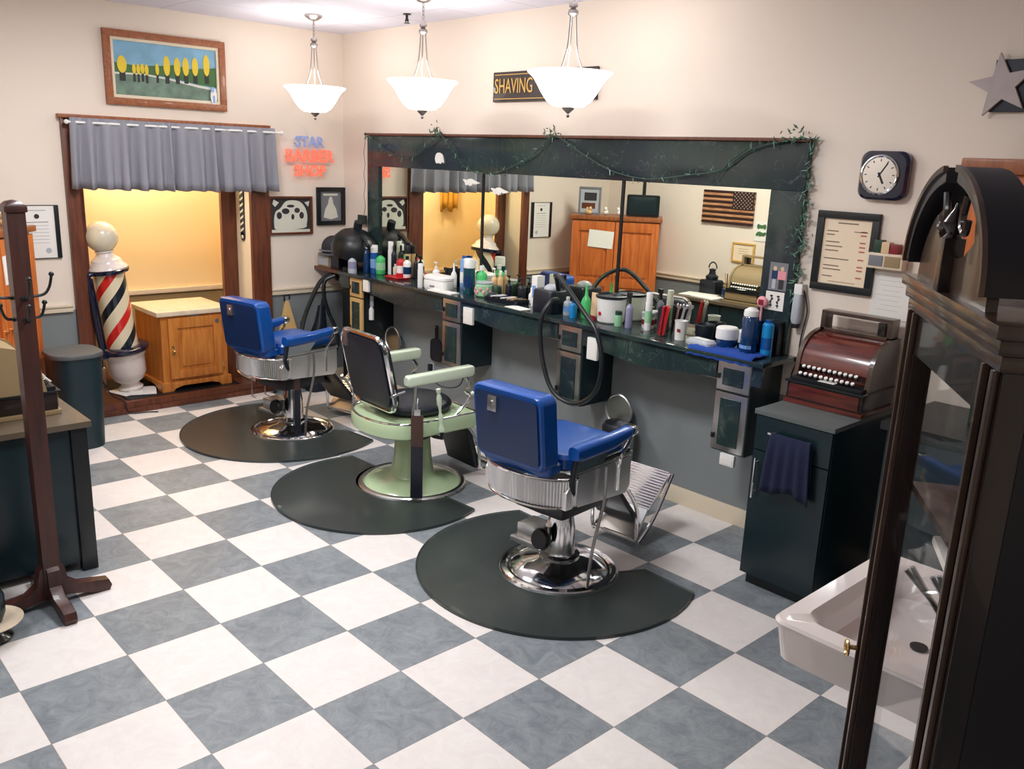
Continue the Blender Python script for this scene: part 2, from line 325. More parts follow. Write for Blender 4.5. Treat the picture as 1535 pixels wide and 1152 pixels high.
# window opening casing
struct(B().box(0, .03, -.752, -.615, 0, 1.83, bev=.004).put('trim_5', 'brown'))
struct(B().box(0, .03, -1.915, -1.84, 0, 1.83, bev=.004).put('trim_6', 'brown'))
struct(B().box(-.235, -.2, -.86, -.7, .07, 1.8, bev=.003).put('trim_7', 'brown'))
struct(B().box(-.235, -.2, -1.85, -1.75, .07, 1.8, bev=.003).put('trim_8', 'brown'))
struct(B().box(-.2, .0, -.752, -.7, .075, 1.8).put('trim_9', 'jamb'))
struct(B().box(-.2, .0, -1.85, -1.842, .075, 1.8).put('trim_10', 'jamb'))
b = B().box(0, .05, -1.93, -.6, 1.828, 1.85, bev=.004).box(0, .03, -1.9, -.63, 1.79, 1.83); struct(b.put('trim_11', 'frame_wood'))
b = B().box(-.85, .0, -2.15, -.35, 0, .07).box(-.02, .035, -1.835, -.757, 0, .075, bev=.006); struct(b.put('trim_12', 'brown'))
struct(B().box(.035, .05, -1.9, -.62, 0, .035, bev=.003).put('trim_13', 'brown'))

# ================================================================== CEILING THINGS
SP = .0
for i, (x, lab) in enumerate(((2.83, 'pendant lamp with frosted bowl nearest the camera, hanging in front of the painted sign'), (1.745, 'middle pendant lamp with frosted bowl, between two other pendants'), (.635, 'pendant lamp with frosted bowl nearest the room corner'))):
    t = thing('pendant_lamp', lab, 'lamp', (x, -.6, H), 0, 'three bowl pendant lamps in a row')
    B().lathe([(0, 0), (.055, 0), (.055, -.012), (.03, -.03), (.012, -.035), (0, -.035)], n=24).put('canopy', 'nickel', t)
    b = B()
    zz = -.035
    while zz > -.135:
        k = int(round(-zz * 1000)); b.tube([(.006 * math.cos(a) * (1 if k % 2 else 0), .006 * math.cos(a) * (0 if k % 2 else 1), zz - .011 + .013 * math.sin(a)) for a in [2 * PI * q / 10 for q in range(10)]], .0018, 5, closed=True); zz -= .019
    b.put('chain', 'nickel', t)
    B().lathe([(0, -.13), (.014, -.13), (.02, -.14), (.02, -.15), (.01, -.156), (.022, -.166), (.024, -.18), (.012, -.19), (0, -.19)], n=20).put('hub', 'nickel', t)
    for q in range(3):
        a = q * 2 * PI / 3 + .5; c_, s_ = math.cos(a), math.sin(a)
        B().tube(catmull([(.014 * c_, .014 * s_, -.18), (.02 * c_, .02 * s_, -.26), (.03 * c_, .03 * s_, -.34), (.06 * c_, .06 * s_, -.42)], 6), .0035, 6).put('hanging_rod', 'nickel', t)
    pr = [(.014, -.572), (.07, -.566), (.1, -.545), (.125, -.51), (.145, -.475), (.165, -.445), (.189, -.425), (.189, -.419), (.16, -.438), (.138, -.47), (.118, -.505), (.094, -.538), (.066, -.557), (.014, -.563)]
    B().lathe(pr, n=48).put('bowl_shade', 'shade', t)
    B().lathe([(0, -.615), (.006, -.613), (.008, -.604), (.004, -.598), (.012, -.59), (.026, -.578), (.028, -.57), (0, -.568)], n=20).put('finial', 'nickel', t)
    l = bpy.data.lights.new('pendant_glow', 'POINT'); l.energy = 6; l.shadow_soft_size = .06; l.color = (1, .93, .84)
    lo = bpy.data.objects.new('pendant_glow', l); C.objects.link(lo); lo.location = (x, -.6, H - .36)
t = thing('fire_sprinkler', 'small dark fire sprinkler hanging from the ceiling near the corner', 'sprinkler', (1.173, -.291, H))
B().lathe([(0, 0), (.024, 0), (.024, -.006), (.008, -.008), (.008, -.03), (.012, -.034), (.012, -.042), (0, -.042)], n=16).put('body', 'dsteel', t)
B().lathe([(0, -.05), (.018, -.05), (.018, -.053), (0, -.053)], n=12).tube([(.01, 0, -.04), (.014, 0, -.046), (.004, 0, -.052)], .002, 5).tube([(-.01, 0, -.04), (-.014, 0, -.046), (-.004, 0, -.052)], .002, 5).put('deflector', 'dsteel', t)
for k, (x, y) in enumerate(((1.6, -1.9), (3.4, -1.9), (2.9, -3.6), (5.0, -3.8))):
    e = 43 if k < 2 else 13 if k == 2 else 5
    t = thing('ceiling_light', ['recessed square ceiling light above the first chair, out of frame', 'recessed square ceiling light above the nearest chair, out of frame', 'recessed square ceiling light over the open floor, out of frame', 'recessed square ceiling light behind the camera, out of frame'][k], 'ceiling light', (x, y, H))
    B().box(-.3, .3, -.27, -.25, -.012, 0).box(-.3, .3, .25, .27, -.012, 0).box(-.3, -.28, -.25, .25, -.012, 0).box(.28, .3, -.25, .25, -.012, 0).put('frame', 'white', t)
    B().box(-.28, .28, -.25, .25, -.006, 0).put('diffuser', 'panel_light', t)
    l = bpy.data.lights.new('ceiling_glow', 'AREA'); l.shape = 'RECTANGLE'; l.size = .54; l.size_y = .48; l.energy = e; l.color = (.985, .985, 1)
    lo = bpy.data.objects.new('ceiling_glow', l); C.objects.link(lo); lo.location = (x, y, H - .02)
# added hidden light with an invented fixture, brightens the yellow bay wall
t = thing('added_bay_light', 'added round light, hidden above the opening, that brightens the window bay', 'lamp', (-.5, -1.25, 2.0))
B().lathe([(0, 0), (.06, 0), (.06, -.015), (0, -.015)], n=20).put('base', 'white', t)
B().lathe([(.055, -.015), (.05, -.035), (.03, -.05), (0, -.055)], n=20).put('dome', 'added_glow', t)
l = bpy.data.lights.new('bay_glow', 'POINT'); l.energy = 34; l.shadow_soft_size = .05; l.color = (1, .9, .74)
lo = bpy.data.objects.new('bay_glow', l); C.objects.link(lo); lo.location = (-.5, -1.25, 1.9)

# ================================================================== WINDOW WALL
def frame_bars(b, w, h, t, d, m=0, cx=0, cy=0, T=None):
    """picture frame in local (u,v,depth)"""
    for (x0, x1, y0, y1) in ((-w / 2, w / 2, h / 2 - t, h / 2), (-w / 2, w / 2, -h / 2, -h / 2 + t), (-w / 2, -w / 2 + t, -h / 2 + t, h / 2 - t), (w / 2 - t, w / 2, -h / 2 + t, h / 2 - t)):
        b.box(cx + x0, cx + x1, cy + y0, cy + y1, 0, d, m, bev=.002)
    return b
def hang(name, label, cat, M, x, y, z, group=None):
    t = thing(name, label, cat, (x, y, z), 0, group); t.rotation_euler = M.to_euler(); return t
# landscape painting
t = hang('framed_painting', 'wide orange wood framed landscape painting of yellow trees above the curtain', 'painting', WB, .002, -1.27, 2.135)
b = frame_bars(B(), .75, .425, .04, .03); b.put('frame', 'frame_wood', t)
frame_bars(B(), .67, .345, .018, .02).put('liner', 'cream', t)
b = B(); w2, h2 = .317, .1545
flat(b, rect(-w2, w2, -h2, h2), .004, .008, Matrix(), 0)
flat(b, [(-w2, -.03), (-.15, -.025), (0, -.04), (.2, -.07), (w2, -.085), (w2, -h2), (-w2, -h2)], .008, .0095, Matrix(), 1)
flat(b, [(-w2, -.028), (-.15, -.022), (0, -.036), (.2, -.064), (w2, -.078), (w2, -.09), (.2, -.078), (0, -.046), (-.15, -.032), (-w2, -.038)], .0095, .0105, Matrix(), 4)
flat(b, [(-w2, .03), (-.2, .02), (-.05, .03), (.05, .045), (.15, .03), (w2, .05), (w2, -.07), (.2, -.06), (0, -.03), (-w2, -.025)], .008, .0085, Matrix(), 3)
for k, (x, z, w, h) in enumerate(((-.27, .02, .035, .05), (-.2, .0, .014, .03), (-.175, .0, .014, .03), (-.15, .005, .015, .03), (-.125, .0, .015, .032), (-.06, .01, .014, .035), (0, .035, .026, .06), (.065, .035, .026, .055), (.12, .04, .026, .055), (.18, .045, .026, .055), (.255, .06, .026, .065))):
    flat(b, ell(x, z, w * .8, h, 14), .0095, .0115, Matrix(), 2)
    flat(b, rect(x - w * .5, x + w * .5, z - h - .045, z - h * .7), .0095, .011, Matrix(), 5)
b.put('canvas', ['skyp', 'water', 'treey', 'treeg', 'bone', 'treed'], t)
b = B(); flat(b, ell(.29, -.125, .022, .05, 14), .022, .026, Matrix(), 0); flat(b, ell(.283, -.085, .01, .018, 12), .024, .029, Matrix(), 1); flat(b, rect(.283, .296, -.165, -.12), .026, .028, Matrix(), 1)
tag(b.put('paper_cutout', ['paper', 'sky'], None, (0.002, -1.27, 2.135), WB.to_euler()), 'small blue and white cut-out stuck on the lower right of the landscape painting', 'cut-out')
# curtain on its rod
t = thing('curtain_rod', 'thin white rod holding the short grey curtain over the window', 'curtain rod', (.085, -1.24, 1.805))
B().cyl((0, -.65, 0), (0, .69, 0), .007, n=12).sph((0, .7, 0), .014).sph((0, -.66, 0), .014).put('rod', 'white', t)
for y in (-.63, .655): B().tube([(-.08, y, .0), (0, y, 0)], .005, 6).put('bracket', 'nickel', t)
def curtain():
    N = 240; y0, y1 = -1.885, -.59; loops = []; folds = 0; ph = []
    r = random.Random(3); knots = [0]
    while knots[-1] < 1: knots.append(knots[-1] + r.uniform(.05, .105))
    def px(u, s):
        j = max(i for i in range(len(knots)) if knots[i] <= u); f = (u - knots[j]) / ((knots[j + 1] if j + 1 < len(knots) else knots[j] + .06) - knots[j])
        return math.sin(f * 2 * PI) * (.4 + .6 * s) * (.8 + .4 * math.sin(j * 2.3)), math.sin(f * 4 * PI + j) * .25 * s
    b = B(); rows = []
    for iz in range(9):
        s = iz / 8; z = 1.832 - s * (.405 + .0) ; row = []
        for i in range(N + 1):
            u = i / N; a, c = px(min(u, .9999), s)
            off = .04 * a
            yy = y0 + (y1 - y0) * u + .02 * c * s + (u - .5) * .03 * s
            zz = z - .012 * s * math.sin(u * 2.2) - .004 * s * a
            row.append((.085 + off * (.55 if s < .12 else 1), yy, zz))
        rows.append(row)
    V = [[b.bm.verts.new(p) for p in r_] for r_ in rows]
    for i in range(8):
        for j in range(N): b.bm.faces.new((V[i][j], V[i + 1][j], V[i + 1][j + 1], V[i][j + 1]))
    o = b.put('curtain', 'curtain', smooth=80); md = o.modifiers.new('s', 'SOLIDIFY'); md.thickness = .003; return o
tag(curtain(), 'short grey gathered curtain across the top of the window opening', 'curtain')
# gold drape and bay contents
b = B(); rows = []
for z in (1.75, 1.5, 1.3, 1.21): rows.append([(-.80 + .012 * math.sin(i * 1.1), -1.78 + i * .0105, z + (.02 * math.sin(i * .6) if z < 1.25 else 0)) for i in range(21)])
V = [[b.bm.verts.new(p) for p in r_] for r_ in rows]
for i in range(3):
    for j in range(20): b.bm.faces.new((V[i][j], V[i + 1][j], V[i + 1][j + 1], V[i][j + 1]))
o = b.put('gold_drape', 'yellow', smooth=80); md = o.modifiers.new('s', 'SOLIDIFY'); md.thickness = .004
tag(o, 'narrow mustard gold drape hanging at the left inside the window bay', 'drape')
# pine cabinet
t = thing('pine_cabinet', 'honey coloured pine cabinet with pale top standing on the window platform', 'cabinet', (-.30, -1.15, .078))
B().box(-.22, .23, -.228, .228, .06, .515).put('body', 'pine', t)
b = B().box(-.235, .245, -.245, .245, .03, .062, bev=.006)
for sy in (-1, 1):
    out = [(sy * .245, .035), (sy * .245, 0), (sy * .17, 0), (sy * .155, .018), (sy * .10, .032), (sy * .10, .036)]
    b.prism(out, lambda u, v: (.225, u, v), lambda u, v: (.247, u, v)); 
    b.prism([(.245, .035), (.245, 0), (.17, 0), (.155, .018), (.10, .035)], lambda u, v: (u, sy * .225, v), lambda u, v: (u, sy * .247, v))
    b.prism([(-.235, .035), (-.235, 0), (-.17, 0), (-.155, .018), (-.10, .035)], lambda u, v: (u, sy * .225, v), lambda u, v: (u, sy * .247, v))
b.put('plinth', 'pine', t)
B().box(-.245, .255, -.26, .26, .515, .547, bev=.008).put('top', 'slab', t)
b = B(); b.box(.23, .243, -.185, .185, .085, .50, bev=.003)
d = b.put('door', 'pine', t)
frame_b = B(); 
for (y0, y1, z0, z1) in ((-.185, -.125, .085, .50), (.125, .185, .085, .50), (-.125, .125, .085, .14), (-.125, .125, .43, .50)): frame_b.box(.243, .254, y0, y1, z0, z1, bev=.002)
frame_b.box(.243, .25, -.1, .1, .165, .405, bev=.006); frame_b.put('door_panel', 'pine', d)
B().cyl((.25, -.162, .28), (.27, -.162, .28), .006, n=12).sph((.275, -.162, .28), .011).box(.252, .256, -.172, -.152, .255, .315, bev=.002).put('knob', 'brass', d)
for z in (.15, .44): B().cyl((.25, .188, z - .02), (.25, .188, z + .02), .007, n=10).put('hinge', 'brass', d)
B().box(.23, .236, -.04, .04, .497, .512, bev=.001).cyl((.243, .15, .46), (.258, .15, .46), .014, n=14).put('name_plate', 'steel', t)
tag(B().box(-.62, -.005, -1.64, -.86, .07, .0775, bev=.002).put('floor_mat', 'black'), 'thin black mat under the pine cabinet on the window platform', 'mat')
for k, (x, y, a, lab) in enumerate(((-.22, -1.57, .3, 'white magazine lying open under the foot of the barber pole'), (-.16, -1.49, -.35, 'white newspaper sheet poking out right of the barber pole foot'))):
    b = B(); b.box(-.1, .1, -.085, .0, 0, .003 + k * .002, bev=.001).box(-.1, .1, .0, .085, 0, .004 + k * .002, bev=.001)
    tag(b.put('magazine' if k == 0 else 'newspaper', 'paper', None, (x, y, .0776 + k * .0047), (0, 0, a)), lab, 'magazine' if k == 0 else 'newspaper')
tag(B().box(-.5, -.46, -1.82, -1.62, .07, .2, bev=.01).put('storage_box', 'white'), 'white box on the platform behind the barber pole', 'box')
# barber pole
t = thing('barber_pole', 'leaning antique barber pole with red and navy stripes and a milky globe', 'barber pole', (-.245, -1.535, .092), rx=R(7.0), ry=R(1.5))
B().lathe([(0, 0), (.075, 0), (.08, .012), (.06, .03), (.06, .045), (.1, .075), (.118, .12), (.122, .2), (.128, .235), (.135, .245), (.135, .265), (.12, .27), (0, .27)], n=40).put('base', 'porc', t)
B().lathe([(.12, .27), (.155, .272), (.162, .285), (.162, .3), (.15, .306), (.1, .306)], n=40).put('lower_ring', 'navy', t)
o = B().lathe([(.098, 0), (.098, .5)], n=48).put('striped_cylinder', 'stripes', t, (0, 0, .305))
B().lathe([(.1, .8), (.125, .802), (.13, .812), (.13, .824), (.12, .83), (.1, .83)], n=40).put('upper_ring', 'navy', t)
B().lathe([(.125, .83), (.12, .845), (.098, .862), (.09, .885), (.06, .905), (.052, .918), (.05, .93), (.058, .936), (.058, .944), (0, .946)], n=40).put('cap', 'porc', t)
B().sph((0, 0, 1.03), (.1, .1, .098), n=32).put('globe', 'globe', t)
b = B().tube(catmull([(.05, -.105, .815), (.055, -.145, .79), (.055, -.15, .6), (.055, -.15, .33), (.05, -.12, .29)], 6), .016, 12)
b.tube([(.055, -.125, .79), (.055, -.125, .32)], .008, 8).box(.03, .08, -.17, -.12, .26, .3, bev=.006).tube([(.055, -.16, .27), (.055, -.17, .2)], .007, 8); b.put('side_bracket', 'navy', t)
tag(B().tube(catmull([(-.2, -1.72, .33), (-.17, -1.75, .25), (-.15, -1.73, .15), (-.1, -1.70, .09), (-.02, -1.68, .085), (.06, -1.68, .08), (.065, -1.66, .012), (.09, -1.55, .006), (.12, -1.5, .006)], 6), .004, 6).put('power_cord', 'hose'), 'thin black cord running from the barber pole down the platform edge', 'cord')
# strop sign in jamb
t = hang('striped_sign', 'narrow black and white striped sign on the right jamb of the window', 'sign', Matrix(((1, 0, 0, 0), (0, 0, -1, 0), (0, 1, 0, 0), (0, 0, 0, 1))), -.10, -.753, 1.3)
b = B(); flat(b, rect(-.03, .03, -.2, .2), 0, .006, Matrix()); flat(b, ell(0, -.2, .03, .03, 16), 0, .006, Matrix()); b.put('board', 'inkd', t)
b = B()
for k in range(9): flat(b, [(-.022, -.17 + k * .042), (.022, -.15 + k * .042), (.022, -.135 + k * .042), (-.022, -.155 + k * .042)], .006, .008, Matrix())
flat(b, ell(0, -.2, .015, .012, 14), .006, .008, Matrix()); b.put('stripes', 'bone', t)
# neon sign
t = hang('neon_sign', 'red and blue neon STAR BARBER SHOP sign beside the curtain', 'neon sign', WB, .02, -.30, 1.655)
for row, (s, y, sz, m, dx) in enumerate((('STAR', .098, .098, 'neon_b', .0), ('BARBER', .002, .112, 'neon_r', .0), ('SHOP', -.1, .102, 'neon_r', -.0))):
    me = text(s, sz, extrude=0, bevel=.0034, fill=False, xs=.98)
    B().add(me, Matrix.Translation((dx, y, .02))).put('neon_tubing', m, t)
b = B()
for x, y in ((-.1, .09), (.1, .09), (-.17, 0), (.17, 0), (-.1, -.09), (.1, -.09)): b.cyl((x, y, -.018), (x, y, .018), .004, n=8)
b.box(-.17, .17, .044, .048, .0, .006).box(-.17, .17, -.048, -.044, .0, .006).put('support', 'greyl', t)
tag(B().tube([(.02, -.3, 1.76), (.012, -.31, 1.83), (.005, -.33, 1.86)], .0015, 5).put('sign_cord', 'white'), 'thin pale cord holding up the neon sign', 'cord')
# two pictures
t = hang('framed_picture', 'dark framed black and white picture of two large bone-white faces', 'picture', WB, .002, -.443, 1.248)
frame_bars(B(), .34, .265, .015, .018).put('frame', 'brown', t)
b = B(); flat(b, rect(-.156, .156, -.118, .118), .002, .006, Matrix(), 0)
flat(b, catmull([(-.13, -.06), (-.12, .02), (-.08, .05), (-.03, .1), (.06, .1), (.11, .06), (.13, .0), (.125, -.06), (.1, -.09), (-.1, -.1)], 4, True), .006, .008, Matrix(), 1)
for e in ((-.04, .03, .03, .02), (.05, .035, .022, .018), (.015, -.01, .012, .02), (.085, .0, .018, .024), (-.09, .0, .02, .025), (.0, .065, .03, .01)): flat(b, [(p[0], p[1]) for p in ell(*e, 14)], .008, .009, Matrix(), 0)
flat(b, rect(-.15, .15, -.118, -.098), .006, .009, Matrix(), 1)
flat(b, [(-.14, .08), (-.12, .06), (-.09, .09), (-.13, .11)], .006, .008, Matrix(), 1); flat(b, [(.11, .09), (.14, .06), (.15, .1)], .006, .008, Matrix(), 1)
b.put('print', ['inkd', 'bone'], t)
t = hang('framed_picture', 'black framed portrait of a white figure hanging nearest the room corner', 'picture', WB, .002, -.118, 1.31)
frame_bars(B(), .235, .27, .03, .02).put('frame', 'black', t)
b = B(); flat(b, rect(-.088, .088, -.106, .106), .002, .006, Matrix(), 0); flat(b, rect(-.06, .06, .075, .09), .006, .007, Matrix(), 1)
flat(b, [(-.06, -.08), (-.045, -.02), (-.02, .02), (-.018, .045), (.018, .045), (.02, .02), (.045, -.02), (.06, -.08), (0, -.095)], .006, .008, Matrix(), 1); flat(b, ell(0, .05, .014, .018, 14), .006, .0085, Matrix(), 1)
b.put('print', ['grey', 'bone'], t)
# certificate
t = hang('framed_certificate', 'white certificate in a black and silver frame left of the window', 'certificate', WB, .002, -2.085, 1.175)
B().box(-.13, -.105, -.155, .155, 0, .016, bev=.002).box(.095, .12, -.155, .155, 0, .016, bev=.002).box(-.105, .095, .152, .155, 0, .012).box(-.105, .095, -.155, -.152, 0, .012).put('frame', 'black', t)
b = B(); flat(b, rect(-.105, .095, -.152, .152), .001, .008, Matrix(), 0); flat(b, ell(0, .09, .014, .014, 16), .008, .009, Matrix(), 1); flat(b, ell(.05, -.11, .016, .016, 16), .008, .009, Matrix(), 2)
for k in range(7): flat(b, rect(-.06, .06, .055 - k * .02, .058 - k * .02), .008, .0086, Matrix(), 1 if k == 0 else 2)
flat(b, rect(-.05, .05, .122, .127), .008, .0088, Matrix(), 2)
b.put('certificate_sheet', ['paper', 'inkd', 'greyl'], t)

# ================================================================== MIRROR AND COUNTER
t = thing('wall_mirror', 'long three-panel mirror framed in dark green marble above the counter', 'mirror', (2.04, 0, .89))
X0, X1 = .365 - 2.04, 3.715 - 2.04
i0, i1 = .504 - 2.04, 3.554 - 2.04
js = (i0, 1.595 - 2.04, 2.695 - 2.04, i1)
for k in range(3): B().box(js[k] + .004, js[k + 1] - .004, -.02, -.004, .0, .72).put('mirror_panel', 'mirror', t)
b = B().box(X0, X1, -.035, -.003, .72, .925, bev=.003).box(X0, i0, -.035, -.003, 0, .72, bev=.003).box(i1, X1, -.035, -.003, 0, .72, bev=.003); b.put('marble_frame', 'marble', t)
B().box(X0 - .012, X1 + .012, -.055, -.003, .925, .94, bev=.003).put('top_molding', 'brown', t)
for x in js[1:3]: B().box(x - .008, x + .008, -.026, -.003, .0, .72).put('joint_strip', 'black', t)
t = thing('marble_counter', 'long dark green marble counter under the mirror', 'counter', (2.06, 0, 0))
b = B().box(-1.70, 1.70, -.285, -.003, .868, .889, bev=.004); b.put('worktop', 'marble', t)
for (xa, xb) in ((.36, .478), (.642, 1.523), (1.702, 2.513), (2.692, 3.518), (3.697, 3.75)):
    n = 30; up = [(xa - 2.06 + (xb - xa) * i / n, .867) for i in range(n + 1)]; sc_ = .03 if xb - xa > .5 else 0
    low = [(u, .778 - sc_ * math.sin(PI * i / n) ** 2) for i, (u, v) in enumerate(up)]
    b = B(); b.prism(up + low[::-1], lambda u, v: (u, -.265, v), lambda u, v: (u, -.25, v)); b.put('apron', 'marble', t)
# hanging station cabinets
labs = ('narrow hanging marble-fronted cabinet at the left end of the counter', 'narrow hanging marble-fronted cabinet behind the green chair', 'narrow hanging marble-fronted cabinet ringed by the black hose', 'narrow hanging marble-fronted cabinet at the right end of the counter')
for k, (x0, x1) in enumerate(((.48, .64), (1.525, 1.70), (2.515, 2.69), (3.52, 3.695))):
    w = x1 - x0; t = thing('station_cabinet', labs[k], 'cabinet', ((x0 + x1) / 2, 0, .44), 0, 'four cabinets hanging under the counter')
    B().box(-w / 2, w / 2, -.246, -.0, .0, .4275, bev=.002).put('case', 'dteal' if k else 'black', t)
    for (z0, z1, nm) in ((.29, .42, 'drawer'), (.01, .28, 'door')):
        d = B().box(-w / 2 + .004, w / 2 - .004, -.262, -.247, z0, z1, bev=.002).put(nm, 'bchrome' if k else 'wtan', t)
        B().box(-w / 2 + .035, w / 2 - .035, -.267, -.262, z0 + .025, z1 - .025, bev=.002).put('marble_inset', 'marble', d)
        B().box(-w / 2 + .004, -w / 2 + .018, -.27, -.262, z0 + .05, z0 + .075, bev=.002).put('latch', 'dsteel', d)
# price / licence cards hanging from the apron
for k, (x, z, w, h, lab) in enumerate(((.71, .838, .065, .1, 'white card holder on the apron at the left end of the counter'), (1.79, .79, .085, .1, 'white card holder on the apron behind the green chair'), (2.78, .775, .07, .115, 'white card holder on the apron inside the hose loop'), (3.62, .4125, .075, .055, 'white dispenser hanging under the right end cabinet'))):
    y = -.265 if k < 3 else -.25
    b = B().box(x - w / 2, x + w / 2, y - .018, y, z - h / 2, z + h / 2, bev=.005); b.box(x - w / 2 + .008, x + w / 2 - .008, y - .0195, y - .017, z - h / 2 + .01, z + h / 2 - .02, 1)
    tag(b.put('card_holder' if k < 3 else 'dispenser', ['white', 'paper']), lab, 'card holder' if k < 3 else 'dispenser', 'white card holders along the counter' if k < 3 else None)
# --- bottles and tools on the counter
CZ = .8895
def prof_bottle(h, r, nk=.35, sh=.72):
    return [(0, 0), (r * .92, 0), (r, .004), (r, h * (sh - .05)), (r * .92, h * sh), (r * nk, h * (sh + .1)), (r * nk, h * .88), (0, h * .88)]
def bottle(name, x, y, h, w, body, cap, label, lab=None, style='round', cat='bottle', grp='bottles along the marble counter'):
    t = thing(name, label, cat, (x, y, CZ), 0, grp); r = w / 2
    if style == 'round': B().lathe(prof_bottle(h, r), n=24).put('body', body, t); B().lathe([(0, h * .84), (r * .42, h * .84), (r * .42, h * .99), (r * .38, h), (0, h)], n=16).put('cap', cap, t)
    elif style == 'flat':
        pr = [(.9, 0), (1, .02), (1, .66), (.85, .76), (.35, .82), (.35, .86)]
        B().loft([[(q[0] * s, q[1] * s, h * z) for q in rrect(w, w * .6, w * .14)] for s, z in pr]).put('body', body, t)
        B().lathe([(0, h * .84), (r * .5, h * .84), (r * .5, h), (0, h)], n=16).put('cap', cap, t)
    elif style == 'widecap': B().lathe([(0, 0), (r * .95, 0), (r, .004), (r, h * .74), (0, h * .74)], n=24).put('body', body, t); B().lathe([(0, h * .74), (r * .9, h * .74), (r * .9, h * .98), (r * .82, h), (0, h)], n=20).put('cap', cap, t)
    elif style == 'spray':
        B().lathe(prof_bottle(h * .8, r), n=24).put('body', body, t)
        b = B().cyl((0, 0, h * .68), (0, 0, h * .84), r * .42, r * .34, n=14); b.box(-r * 1.0, r * .5, -r * .3, r * .3, h * .84, h * .98, bev=r * .12).tube([(-r * .5, 0, h * .84), (-r * .85, 0, h * .72)], r * .12, 6); b.put('spray_head', cap, t)
    elif style == 'pump':
        B().lathe(prof_bottle(h * .85, r), n=24).put('body', body, t)
        b = B().cyl((0, 0, h * .72), (0, 0, h * .8), r * .45, n=14).cyl((0, 0, h * .8), (0, 0, h * .95), r * .12, n=8); b.box(-r * .9, r * .3, -r * .2, r * .2, h * .94, h, bev=r * .1); b.put('pump', cap, t)
    elif style == 'cone': B().lathe([(0, 0), (r, 0), (r, h * .5), (r * .8, h * .6), (r * .35, h * .7), (r * .2, h), (0, h)], n=20).put('body', body, t); B().lathe([(r * .3, h * .9), (r * .24, h * 1.02), (0, h * 1.02)], n=12).put('cap', cap, t)
    elif style == 'tube': B().loft([[(q[0] * a, q[1] * c_, z * h) for q in rrect(w, w * .7, w * .3)] for a, c_, z in ((.75, .75, 0), (.8, .8, .16), (1, .9, .2), (1.05, .4, .85), (1.08, .1, 1))]).put('body', body, t); B().lathe([(0, -.0), (r * .8, .0), (r * .8, h * .17), (0, h * .17)], n=16).put('cap', cap, t)
    elif style == 'can': B().lathe([(0, 0), (r, 0), (r, h * .86), (r * .7, h * .92), (0, h * .92)], n=24).put('body', body, t); B().lathe([(0, h * .9), (r * .6, h * .9), (r * .6, h), (0, h)], n=16).put('cap', cap, t)
    if lab: B().lathe([(r * 1.012, h * .2), (r * 1.012, h * .52)], n=24).put('paper_label', lab, t)
    return t
